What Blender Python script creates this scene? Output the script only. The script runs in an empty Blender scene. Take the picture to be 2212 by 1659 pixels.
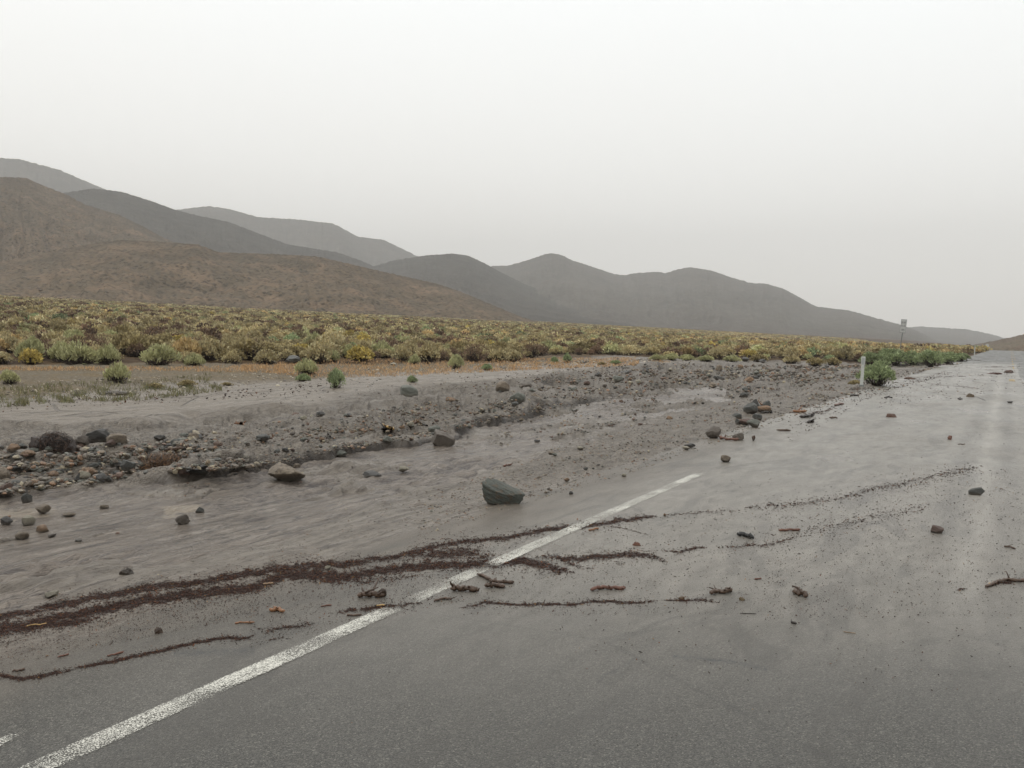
import bpy, math, numpy as np
from mathutils import Matrix, Vector
sc = bpy.context.scene
R = math.radians
# ------------------------------------------------------------------ camera
CAM_H, YAW, PITCH, ROLL, FPX = 1.6, R(28.1), R(3.19), R(1.3), 2007.0   # photo units: 2212 x 1659
fh = np.array([-math.sin(YAW), math.cos(YAW), 0.0]); rh = np.array([math.cos(YAW), math.sin(YAW), 0.0]); up = np.array([0, 0, 1.0])
FW = fh * math.cos(PITCH) - up * math.sin(PITCH)
U0 = up * math.cos(PITCH) + fh * math.sin(PITCH)
RT = rh * math.cos(ROLL) + U0 * math.sin(ROLL)
UP = -rh * math.sin(ROLL) + U0 * math.cos(ROLL)
CAMP = np.array([0, 0, CAM_H])
cd = bpy.data.cameras.new('camera'); cam = bpy.data.objects.new('camera', cd); sc.collection.objects.link(cam)
cam.matrix_world = Matrix(((RT[0], UP[0], -FW[0], 0), (RT[1], UP[1], -FW[1], 0), (RT[2], UP[2], -FW[2], CAM_H), (0, 0, 0, 1)))
cd.sensor_width = 36; cd.lens = 36 * FPX / 2212; cd.clip_start = 0.05; cd.clip_end = 40000
sc.camera = cam
sc.view_settings.view_transform = 'Standard'; sc.view_settings.look = 'None'
sc.view_settings.exposure = 0.04; sc.view_settings.gamma = 1.0
# ------------------------------------------------------------------ sky and sun (overcast)
SUN_EL, SUN_AZ = R(52), R(-75)
w = bpy.data.worlds.new('World'); sc.world = w; w.use_nodes = True
nt = w.node_tree; nt.nodes.clear()
sky = nt.nodes.new('ShaderNodeTexSky'); sky.sky_type = 'NISHITA'; sky.sun_disc = False
sky.sun_elevation = SUN_EL; sky.sun_rotation = SUN_AZ; sky.dust_density = 5; sky.air_density = 1.2
tc = nt.nodes.new('ShaderNodeTexCoord'); sx = nt.nodes.new('ShaderNodeSeparateXYZ'); nt.links.new(tc.outputs['Generated'], sx.inputs[0])
nz = nt.nodes.new('ShaderNodeTexNoise'); nz.inputs['Scale'].default_value = 1.1; nz.inputs['Detail'].default_value = 4
mpn = nt.nodes.new('ShaderNodeMapping'); mpn.inputs['Scale'].default_value = (1, 1, 3.2); nt.links.new(tc.outputs['Generated'], mpn.inputs[0]); nt.links.new(mpn.outputs[0], nz.inputs['Vector'])
ad = nt.nodes.new('ShaderNodeMath'); ad.operation = 'MULTIPLY_ADD'; nt.links.new(nz.outputs['Fac'], ad.inputs[0]); ad.inputs[1].default_value = 0.16
sb = nt.nodes.new('ShaderNodeMath'); sb.operation = 'SUBTRACT'; nt.links.new(sx.outputs['Z'], sb.inputs[0]); sb.inputs[1].default_value = 0.08
nt.links.new(sb.outputs[0], ad.inputs[2])
cr = nt.nodes.new('ShaderNodeValToRGB'); nt.links.new(ad.outputs[0], cr.inputs[0])
stops = [(0.0, (6.1, 5.8, 5.35)), (0.06, (6.8, 6.6, 6.2)), (0.16, (7.3, 7.25, 7.0)), (0.33, (7.5, 7.65, 7.6)), (1.0, (8.5, 8.6, 8.5))]
el = cr.color_ramp.elements
while len(el) < len(stops): el.new(0.5)
for e, (p, c) in zip(el, stops): e.position = p; e.color = (c[0] / 10, c[1] / 10, c[2] / 10, 1)
vm = nt.nodes.new('ShaderNodeVectorMath'); vm.operation = 'SCALE'; vm.inputs['Scale'].default_value = 16.0; nt.links.new(cr.outputs[0], vm.inputs[0])
mx = nt.nodes.new('ShaderNodeMix'); mx.data_type = 'RGBA'; mx.inputs[0].default_value = 0.95
nt.links.new(sky.outputs[0], mx.inputs[6]); nt.links.new(vm.outputs[0], mx.inputs[7])
bg = nt.nodes.new('ShaderNodeBackground'); bg.inputs['Strength'].default_value = 0.1; nt.links.new(mx.outputs[2], bg.inputs[0])
wo = nt.nodes.new('ShaderNodeOutputWorld'); nt.links.new(bg.outputs[0], wo.inputs[0])
sd = bpy.data.lights.new('sun', 'SUN'); sd.energy = 0.8; sd.angle = R(35); sd.color = (1.0, 0.97, 0.93)
so = bpy.data.objects.new('sun', sd); sc.collection.objects.link(so)
sv = Vector((math.sin(SUN_AZ) * math.cos(SUN_EL), math.cos(SUN_AZ) * math.cos(SUN_EL), math.sin(SUN_EL)))
so.rotation_euler = sv.to_track_quat('Z', 'Y').to_euler()
# ------------------------------------------------------------------ helpers
rng = np.random.default_rng(11)
def ray(x, y):
    d = FW * 1.0 + RT * ((x - 1106) / FPX) + UP * ((829.5 - y) / FPX)
    return d / np.linalg.norm(d)
def plane(x, y, z=0.0):
    x = np.asarray(x, float); y = np.asarray(y, float)
    d = FW[None] + RT[None] * ((x.reshape(-1, 1) - 1106) / FPX) + UP[None] * ((829.5 - y.reshape(-1, 1)) / FPX)
    t = (np.asarray(z) - CAM_H) / np.minimum(d[:, 2], -1e-4)
    return CAMP + d * np.reshape(t, (-1, 1))
def proj(P):
    v = P - CAMP; dz = v @ FW
    ok = dz > 0.3; dz = np.where(ok, dz, 1)
    return np.where(ok, 1106 + FPX * (v @ RT) / dz, -9e3), np.where(ok, 829.5 - FPX * (v @ UP) / dz, 9e3)
def sstep(a, b, x): t = np.clip((x - a) / (b - a), 0, 1); return t * t * (3 - 2 * t)
def _h(i, j, s):
    n = (i.astype(np.int64) * 374761393 + j.astype(np.int64) * 668265263 + s * 974634777) & 0x7fffffff
    n = ((n ^ (n >> 13)) * 1274126177) & 0x7fffffff
    return ((n ^ (n >> 16)) & 0xffff) / 65535.0
def pn(x, y, s=0):
    xi = np.floor(x); yi = np.floor(y); fx = x - xi; fy = y - yi
    def g(a, b):
        an = _h(xi + a, yi + b, s) * 6.2831853
        return np.cos(an) * (fx - a) + np.sin(an) * (fy - b)
    u = fx * fx * fx * (fx * (fx * 6 - 15) + 10); v = fy * fy * fy * (fy * (fy * 6 - 15) + 10)
    return ((g(0, 0) * (1 - u) + g(1, 0) * u) * (1 - v) + (g(0, 1) * (1 - u) + g(1, 1) * u) * v) * 1.5
def fbm(x, y, s=0, o=4, gain=0.5):
    r = 0; a = 1; 
    for k in range(o): r = r + a * pn(x * 2 ** k, y * 2 ** k, s + k * 7); a *= gain
    return r
def curve(pts):
    P = plane([p[0] for p in pts], [p[1] for p in pts]); o = np.argsort(P[:, 1]); return P[o, 1], P[o, 0]
S1 = curve([(-500, 1500), (0, 1290), (300, 1215), (600, 1150), (800, 1090), (1000, 1032), (1130, 985), (1300, 930), (1500, 880), (1700, 842), (1850, 815)])
S2 = curve([(-500, 1180), (0, 1072), (200, 1045), (400, 1022), (600, 1010), (680, 990), (760, 965), (900, 952), (1000, 932), (1100, 902), (1300, 862), (1500, 822), (1700, 797), (1850, 785)])
TF = curve([(-500, 960), (0, 935), (150, 940), (350, 935), (450, 912), (600, 897), (720, 890), (850, 862), (950, 847), (1150, 832), (1270, 808), (1450, 793), (1600, 786)])
TB = curve([(-500, 930), (0, 897), (300, 872), (450, 852), (700, 845), (900, 827), (1100, 811), (1350, 795), (1550, 788), (1650, 785)])
SC = curve([(-500, 810), (0, 803), (280, 797), (560, 792), (700, 793), (1100, 789), (1350, 777), (1500, 775), (1700, 779), (1850, 784), (2000, 783), (2080, 771), (2120, 763), (2140, 757)])
def ev(c, Y): return np.interp(Y, c[0], c[1])
def xedge(Y): return -4.13 + 0.05 * pn(Y * 0.9, Y * 0 + 3.3, 5) + 0.03 * pn(Y * 5, Y * 0, 6)
def shoal(Y): return sstep(13, 24, Y)
def fall0(Y): return (1 - sstep(14, 20, Y)) * sstep(6.2, 8, Y) * (.7 + .3 * np.sin(Y * 1.9))
def H(X, Y):
    X = np.asarray(X, float); Y = np.asarray(Y, float)
    s1, s2, tf, tb, scx = ev(S1, Y), ev(S2, Y), ev(TF, Y), ev(TB, Y), ev(SC, Y)
    xe = xedge(Y)
    D = np.hypot(X, Y)
    wob = 0.30 * pn(Y * 0.6, X * 0.2, 21) + 0.16 * pn(Y * 2.3, X * 0.5, 22) + .05 * pn(Y * 7, X * 3, 23)
    off = X < xe
    z = np.where(off, -0.012, 0.004 * pn(X * 0.8, Y * 0.3, 1))
    # stream channel
    inch = sstep(s1 + 0.5, s1 - 0.5, X + wob) * (1 - sstep(s2 + 0.06 + 0 * Y, s2 - 0.10 - .55 * (1 - sstep(6, 8.5, Y)), X + wob))
    z = z - inch * (0.14 - 0.105 * np.clip(.25 + .5 * shoal(Y) + (1.1 + shoal(Y)) * fbm(X * 1.5 + 5, Y * .42, 25, 4, .6), 0, 1.3) * sstep(-.1, .5, X * 0 + 1))
    bar = sstep(s2 + 0.06 + 0 * Y, s2 - 0.10 - .55 * (1 - sstep(6, 8.5, Y)), X + wob)
    z = z + 0.07 * np.exp(-((X + wob - s2 + .30) / .28) ** 2) * fall0(Y) + bar * (0.035 + 0.05 * (0.5 + fbm(X * 1.1, Y * 0.55, 31, 4)))
    fall = 1 - sstep(45, 70, Y)
    # terrace of mud with a soft front
    wt = 0.35 * pn(Y * 0.35, X * 0.1, 41) + 0.1 * pn(Y * 1.7, X * 0.3, 42)
    ter = sstep(tf, tf - 0.5, X + wt) * fall
    back = sstep(tb + 1.0, tb - 2.5, X)
    z = z * (1 - 0.7 * ter) + ter * (0.19 + 0.03 * pn(X * 0.4, Y * 0.4, 43) + .012 * np.abs(fbm(X * 1.4, Y * .7, 44, 3))) - 0.05 * ter * back
    # gravel roughness off the road
    amp = np.clip(0.0022 * D, 0.006, 0.035)
    z = z + np.where(off, .010 * fbm(X * 5, Y * .9 + X * .3, 55, 4, .6) * (1 - sstep(9, 25, D)), 0)
    def stairs(f, w=.22): q = np.floor(f); r = f - q; return q + sstep(.5 - w / 2, .5 + w / 2, r)
    zone_ = off * (1 - ter) * (1 - sstep(45, 70, D)) * np.maximum(sstep(s1 + .3, s1 - .5, X), sstep(7, 11, Y) * .6)
    xw = X + wob
    lf_ = 3.4 * fbm(xw * .55 + 9, Y * .17 + xw * .1, 57, 4, .6)
    z = z + zone_ * (1 + np.clip(D - 12, 0, 30) / 18) * (.028 + .022 * bar) * (stairs(lf_) - .15 * lf_) + off * ter * .022 * stairs(2.6 * fbm(xw * .45, Y * .13, 58, 4, .55))
    z = z + zone_ * (1 + np.clip(D - 12, 0, 30) / 25) * .018 * (1 - 2 * np.abs(fbm(xw * 2.2, Y * .7, 59, 4, .6))) * sstep(5.0, 7.0, D)
    lump = np.where(off, fbm(X * 3.1, Y * 1.6, 51, 5, .6) * amp * (1 - 0.7 * ter * (1 - back)), 0)
    z = z + lump * (0.35 + 0.65 * bar)
    # alluvial fan and far relief
    t = -X - 45; fan = np.where(t > 0, t, 0) + 8 * np.log1p(np.exp(-np.abs(t) / 8))
    fan = np.minimum(fan, 330 + 0.25 * np.maximum(fan - 330, 0))
    z = z + 0.035 * fan * sstep(20, 34, -X)
    und = np.where(off, sstep(25, 60, D), 0)
    z = z + und * 0.25 * fbm(X * 0.05, Y * 0.05, 61, 3)
    near = 1 - sstep(30, 110, np.abs(X + 5))
    z = z - near * (0.012 * np.clip(Y - 235, 0, 900) )
    z = z + np.where(X > 5.2, -0.02 * np.minimum(X - 5.2, 6) + 0.03 * np.maximum(X - 14, 0).clip(0, 200), 0)
    z = z - sstep(1200, 4000, D) * 14
    return z
def at(x, y, it=6):
    P = plane([x], [y])[0]
    for _ in range(it): P = plane([x], [y], H(P[0:1], P[1:2])[0])[0]
    return P
def atv(x, y):
    P = plane(x, y)
    for _ in range(5): P = plane(x, y, H(P[:, 0], P[:, 1]))
    return P
def pxm(P): return float((np.asarray(P) - CAMP) @ FW) / FPX     # metres per photo unit at P
# ---- node DSL
class M:
    def __init__(s, name):
        s.m = bpy.data.materials.new(name); s.m.use_nodes = True; s.t = s.m.node_tree; s.b = s.t.nodes['Principled BSDF']; s.co = None
    def n(s, typ, **kw):
        q = s.t.nodes.new('ShaderNode' + typ)
        for k, v in kw.items(): setattr(q, k, v)
        return q
    def L(s, a, b): s.t.links.new(a, b)
    def setin(s, sock, v):
        if hasattr(v, 'is_linked') or hasattr(v, 'links'): s.L(v, sock)
        elif isinstance(v, (tuple, list)) and len(v) == 3 and sock.type == 'RGBA': sock.default_value = (*v, 1)
        else: sock.default_value = v
    def obj(s, scale=(1, 1, 1), rnd=False, rot=0.0):
        if s.co is None: s.co = s.n('TexCoord')
        o = s.co.outputs['Object']
        if rnd:
            oi = s.n('ObjectInfo'); a = s.n('VectorMath', operation='SCALE'); a.inputs['Scale'].default_value = 1; 
            cb = s.n('CombineXYZ'); ml = s.math('MULTIPLY', oi.outputs['Random'], 57.0); s.L(ml, cb.inputs[0]); s.L(ml, cb.inputs[1])
            a = s.n('VectorMath', operation='ADD'); s.L(o, a.inputs[0]); s.L(cb.outputs[0], a.inputs[1]); o = a.outputs[0]
        m = s.n('Mapping'); m.inputs['Scale'].default_value = scale; m.inputs['Rotation'].default_value = (0, 0, rot); s.L(o, m.inputs[0]); return m.outputs[0]
    def noise(s, vec, scale, detail=3, rough=0.55, out='Fac', dist=0.0):
        q = s.n('TexNoise'); s.L(vec, q.inputs['Vector']); q.inputs['Scale'].default_value = scale; q.inputs['Detail'].default_value = detail
        q.inputs['Roughness'].default_value = rough; q.inputs['Distortion'].default_value = dist; return q.outputs[out]
    def voro(s, vec, scale, feat='F1', out='Distance', rand=1.0):
        q = s.n('TexVoronoi', feature=feat); s.L(vec, q.inputs['Vector']); q.inputs['Scale'].default_value = scale; q.inputs['Randomness'].default_value = rand; return q.outputs[out]
    def math(s, op, a, b=0.0, c=None, clamp=False):
        q = s.n('Math', operation=op); q.use_clamp = clamp; s.setin(q.inputs[0], a); s.setin(q.inputs[1], b)
        if c is not None: s.setin(q.inputs[2], c)
        return q.outputs[0]
    def rng(s, v, a, b, c=0.0, d=1.0):
        q = s.n('MapRange'); q.clamp = True; s.setin(q.inputs[0], v)
        for i, t in enumerate((a, b, c, d)): s.setin(q.inputs[i + 1], t)
        return q.outputs[0]
    def mix(s, f, a, b, bt='MIX'):
        q = s.n('Mix', data_type='RGBA', blend_type=bt); s.setin(q.inputs[0], f); s.setin(q.inputs[6], a); s.setin(q.inputs[7], b); return q.outputs[2]
    def ramp(s, v, st, interp='LINEAR'):
        q = s.n('ValToRGB'); q.color_ramp.interpolation = interp; e = q.color_ramp.elements
        while len(e) < len(st): e.new(0.5)
        for k, (p, c) in zip(e, st): k.position = p; k.color = (*c, 1)
        s.setin(q.inputs[0], v); return q.outputs[0]
    def attr(s, name, out='Fac'): q = s.n('Attribute'); q.attribute_name = name; return q.outputs[out]
    def sep(s, v): q = s.n('SeparateColor'); s.L(v, q.inputs[0]); return q.outputs[0]
    def bump(s, h, dist, strength=1.0, prev=None):
        q = s.n('Bump'); q.inputs['Strength'].default_value = strength; q.inputs['Distance'].default_value = dist; s.L(h, q.inputs['Height'])
        if prev is not None: s.L(prev, q.inputs['Normal'])
        return q.outputs[0]
    def out(s, col, rough=0.8, nrm=None, spec=None, metal=None):
        s.setin(s.b.inputs['Base Color'], col); s.setin(s.b.inputs['Roughness'], rough)
        if nrm is not None: s.L(nrm, s.b.inputs['Normal'])
        if spec is not None: s.setin(s.b.inputs['Specular IOR Level'], spec)
        if metal is not None: s.setin(s.b.inputs['Metallic'], metal)
        return s.m
# ---- mesh helpers
def mesh_np(name, V, F, attrs=None, smooth=True, mat=None):
    V = np.ascontiguousarray(V, np.float32); F = np.ascontiguousarray(F, np.int32); k = F.shape[1]
    me = bpy.data.meshes.new(name); me.vertices.add(len(V)); me.vertices.foreach_set('co', V.ravel())
    me.loops.add(F.size); me.loops.foreach_set('vertex_index', F.ravel())
    me.polygons.add(len(F)); me.polygons.foreach_set('loop_start', np.arange(0, F.size, k, dtype=np.int32))
    me.polygons.foreach_set('use_smooth', np.full(len(F), smooth))
    for n, a in (attrs or {}).items():
        a = np.asarray(a, np.float32)
        if a.ndim == 1: t = me.attributes.new(n, 'FLOAT', 'POINT'); t.data.foreach_set('value', a)
        else:
            t = me.attributes.new(n, 'FLOAT_COLOR', 'POINT'); t.data.foreach_set('color', np.concatenate([a, np.ones((len(a), 1), np.float32)], 1).ravel())
    me.update(calc_edges=True)
    if mat: me.materials.append(mat)
    return me
def link(name, me, parent=None, loc=None, rot=None):
    o = bpy.data.objects.new(name, me); sc.collection.objects.link(o)
    if parent: o.parent = parent
    if loc is not None: o.location = loc
    if rot is not None: o.rotation_euler = rot
    return o
def tag(o, label=None, cat=None, group=None, kind=None):
    if label: o['label'] = label
    if cat: o['category'] = cat
    if group: o['group'] = group
    if kind: o['kind'] = kind
    return o
class MB:
    def __init__(s): s.V = []; s.F = []; s.C = []; s.n = 0
    def add(s, V, F, col=None):
        V = np.asarray(V, float); F = np.asarray(F, int)
        if F.shape[1] == 3: F = np.concatenate([F, F[:, 2:3]], 1)
        s.V.append(V); s.F.append(F + s.n); s.n += len(V)
        s.C.append(np.broadcast_to(np.asarray(col if col is not None else (1, 1, 1), float), (len(V), 3)))
    def mesh(s, name, mat, smooth=True):
        V = np.concatenate(s.V); F = np.concatenate(s.F); C = np.concatenate(s.C)
        tri = F[:, 2] == F[:, 3]
        me = bpy.data.meshes.new(name); Fl = [tuple(f[:3]) if t else tuple(f) for f, t in zip(F.tolist(), tri)]
        me.from_pydata(V.tolist(), [], Fl)
        me.polygons.foreach_set('use_smooth', np.full(len(Fl), smooth))
        t = me.attributes.new('col', 'FLOAT_COLOR', 'POINT'); t.data.foreach_set('color', np.concatenate([C, np.ones((len(C), 1))], 1).astype(np.float32).ravel())
        me.update(); me.materials.append(mat); return me
def box(mb, lo, hi, col=None, T=None):
    x0, y0, z0 = lo; x1, y1, z1 = hi
    V = np.array([(x, y, z) for z in (z0, z1) for y in (y0, y1) for x in (x0, x1)])
    if T is not None: V = V @ T.T
    mb.add(V, [(0, 2, 3, 1), (4, 5, 7, 6), (0, 1, 5, 4), (2, 6, 7, 3), (0, 4, 6, 2), (1, 3, 7, 5)], col)
def tube(mb, P, Rr, k=7, col=None, jit=0.0, g=rng):
    P = np.asarray(P, float); n = len(P); T = np.gradient(P, axis=0); T /= np.linalg.norm(T, axis=1, keepdims=True) + 1e-9
    a = np.array([0, 0, 1.0]); S = np.cross(T, a + 0.01); S /= np.linalg.norm(S, axis=1, keepdims=True) + 1e-9; B = np.cross(T, S)
    an = np.arange(k) * 2 * math.pi / k
    Rr = np.broadcast_to(Rr, (n,)); J = 1 + jit * g.standard_normal((n, k))
    V = P[:, None] + (np.cos(an)[None, :, None] * S[:, None] + np.sin(an)[None, :, None] * B[:, None]) * (Rr[:, None] * J)[..., None]
    V = V.reshape(-1, 3); F = [(i * k + j, i * k + (j + 1) % k, (i + 1) * k + (j + 1) % k, (i + 1) * k + j) for i in range(n - 1) for j in range(k)]
    V = np.vstack([V, P[0] - T[0] * Rr[0] * .4, P[-1] + T[-1] * Rr[-1] * .4])
    F += [(n * k, (j + 1) % k, j, j) for j in range(k)] + [(n * k + 1, (n - 1) * k + j, (n - 1) * k + (j + 1) % k, (n - 1) * k + (j + 1) % k) for j in range(k)]
    mb.add(V, np.array(F), col)
def ico(sub):
    t = (1 + 5 ** .5) / 2
    V = [(-1, t, 0), (1, t, 0), (-1, -t, 0), (1, -t, 0), (0, -1, t), (0, 1, t), (0, -1, -t), (0, 1, -t), (t, 0, -1), (t, 0, 1), (-t, 0, -1), (-t, 0, 1)]
    F = [(0, 11, 5), (0, 5, 1), (0, 1, 7), (0, 7, 10), (0, 10, 11), (1, 5, 9), (5, 11, 4), (11, 10, 2), (10, 7, 6), (7, 1, 8), (3, 9, 4), (3, 4, 2), (3, 2, 6), (3, 6, 8), (3, 8, 9), (4, 9, 5), (2, 4, 11), (6, 2, 10), (8, 6, 7), (9, 8, 1)]
    V = [np.array(v) / np.linalg.norm(v) for v in V]
    for _ in range(sub):
        c = {}; NF = []
        def mid(a, b):
            k = (min(a, b), max(a, b))
            if k not in c: m = V[a] + V[b]; V.append(m / np.linalg.norm(m)); c[k] = len(V) - 1
            return c[k]
        for a, b, d in F:
            x, y, z = mid(a, b), mid(b, d), mid(d, a); NF += [(a, x, z), (b, y, x), (d, z, y), (x, y, z)]
        F = NF
    return np.array(V), np.array(F)
ICO = [ico(i) for i in range(6)]
def rock_shape(sub, g, npl=11, p=16, planes=None, rough=0.02):
    V, F = ICO[sub]
    if planes is None:
        N = g.standard_normal((npl, 3)); N /= np.linalg.norm(N, axis=1, keepdims=True); d = g.uniform(0.62, 1.0, npl)
    else: N = np.array([q[:3] for q in planes], float); N /= np.linalg.norm(N, axis=1, keepdims=True); d = np.array([q[3] for q in planes])
    q = np.maximum(V @ N.T, 0) / d; r = (np.sum(q ** p, axis=1) + 1e-12) ** (-1 / p); r = np.minimum(r, 1.5 if planes is not None else 1.15)
    if rough:
        for k in range(5):
            w = g.standard_normal(3); w *= (3 + 4 * k) / np.linalg.norm(w); r = r * (1 + rough / (1 + .4 * k) * np.sin(V @ w * 1.6 + g.uniform(0, 6)))
    return V * r[:, None], F
# ================================================================== MATERIALS
def mat_ground():
    m = M('ground_mud_gravel_soil'); o = m.obj()
    gr, dry, lit, wet, sc_, ter = m.attr('gravel'), m.attr('dry'), m.attr('litter'), m.attr('wet'), m.attr('scrub'), m.attr('terrace')
    st = m.obj((3.0, 0.55, 1), rot=R(0)); n1 = m.noise(st, 1.6, 5, .6); n2 = m.noise(o, 9, 4, .6); n3 = m.noise(o, 60, 4, .75)
    mud = m.mix(m.rng(n1, .3, .7), (0.132, 0.111, 0.088), (0.222, 0.191, 0.155))
    mud = m.mix(m.math('MULTIPLY', m.rng(n2, .45, .70), .7), mud, (0.060, 0.046, 0.036))
    mud = m.mix(m.math('MULTIPLY', m.rng(n3, .35, .7), .5), mud, (0.165, 0.142, 0.118))
    stone = [(0.0, (.08, .08, .072)), (.16, (.04, .04, .036)), (.3, (.20, .16, .11)), (.42, (.11, .088, .068)), (.55, (.085, .095, .085)), (.68, (.26, .22, .15)), (.78, (.12, .07, .048)), (.86, (.12, .11, .10)), (.95, (.32, .28, .21))]
    vc1 = m.voro(o, 34, out='Color'); vd1 = m.voro(o, 34); vc2 = m.voro(o, 85, out='Color'); vd2 = m.voro(o, 85)
    g1 = m.ramp(m.sep(vc1), stone, 'CONSTANT'); g2 = m.ramp(m.sep(vc2), stone, 'CONSTANT')
    grav = m.mix(m.rng(vd2, .25, .5), g2, mud); grav = m.mix(m.math('MULTIPLY', m.rng(n2, .5, .62), m.math('LESS_THAN', vd1, .36)), grav, g1)
    grav = m.mix(.18, grav, mud)
    gf = m.math('MULTIPLY', gr, m.rng(m.noise(o, 2.2, 5, .65), .30, .55, .35, 1))
    col = m.mix(gf, mud, grav)
    soil = m.mix(m.rng(n2, .3, .7), (.125, .105, .077), (.200, .170, .128))
    soil = m.mix(m.math('MULTIPLY', m.rng(m.noise(o, .9, 4, .6), .50, .66), .45), soil, (.20, .145, .08))
    soil = m.mix(m.math('MULTIPLY', m.math('LESS_THAN', m.voro(o, 9), .2), .7), soil, (.33, .29, .23))
    col = m.mix(dry, col, soil)
    sco = m.mix(m.rng(m.noise(o, .35, 4, .7), .4, .62), (.050, .036, .026), (.125, .085, .048))
    col = m.mix(sc_, col, sco)
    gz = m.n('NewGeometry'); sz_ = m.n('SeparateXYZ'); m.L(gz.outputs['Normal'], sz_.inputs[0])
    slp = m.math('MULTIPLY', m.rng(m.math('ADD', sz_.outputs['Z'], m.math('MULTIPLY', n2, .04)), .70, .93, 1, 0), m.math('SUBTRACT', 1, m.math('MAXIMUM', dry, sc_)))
    col = m.mix(m.math('MULTIPLY', slp, .72), col, (.042, .032, .025))  # steep faces darkened: bared wet soil, plus the terrace-front shadow line painted in
    str_ = m.noise(m.obj((3.2, .45, 1)), 2.6, 6, .7, dist=.7)
    col = m.mix(m.math('MULTIPLY', m.rng(str_, .54, .66), m.math('MULTIPLY_ADD', m.math('MAXIMUM', dry, sc_), -.72, .72)), col, (.052, .040, .032))
    col = m.mix(m.math('MULTIPLY', m.attr('cut'), m.rng(n2, .3, .55, .5, 1)), col, (.034, .026, .020))  # bank face near-black: wet cut soil plus bank shade painted into the colour
    lf = m.math('MULTIPLY', m.rng(m.math('ADD', lit, m.math('MULTIPLY', m.noise(m.obj((2.2, .8, 1)), 16, 5, .85), 1.5)), 1.04, 1.26), .93)
    col = m.mix(lf, col, (.030, .017, .013))
    rough = m.mix(m.math('MAXIMUM', dry, sc_), m.mix(m.math('MULTIPLY', wet, m.rng(n1, .35, .65, .5, 1)), (.60,) * 3, (.32,) * 3), (.95,) * 3)
    rough = m.mix(m.math('MULTIPLY', gf, .5), rough, (.6,) * 3)
    col = m.mix(m.math('MULTIPLY', ter, m.rng(m.noise(m.obj((4, .5, 1)), 2, 5, .6), .35, .6, .25, .7)), col, (.240, .205, .165))
    dd = m.voro(m.obj((1, .45, 1)), .9, 'DISTANCE_TO_EDGE'); crack = m.math('MULTIPLY', ter, m.rng(m.math('ADD', dd, m.math('MULTIPLY', n2, .03)), .012, .034, 1, 0))
    col = m.mix(m.math('MULTIPLY', crack, .55), col, (.07, .058, .05))
    h = m.math('ADD', m.math('MULTIPLY', n3, .15), m.math('MULTIPLY', m.math('MULTIPLY', gf, m.rng(vd1, 0, .5, 1, 0)), .6))
    h = m.math('ADD', h, m.math('MULTIPLY', n2, .35)); h = m.math('SUBTRACT', h, crack)
    h = m.math('ADD', h, m.math('MULTIPLY', str_, m.math('MULTIPLY_ADD', sc_, -1.4, 1.5)))
    nb = m.bump(h, .05)
    return m.out(col, m.sep(rough), nb, m.math('MULTIPLY_ADD', m.math('MAXIMUM', m.math('MAXIMUM', dry, lf), m.math('MAXIMUM', sc_, m.math('MULTIPLY', ter, .6))), -.20, .24))
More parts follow.
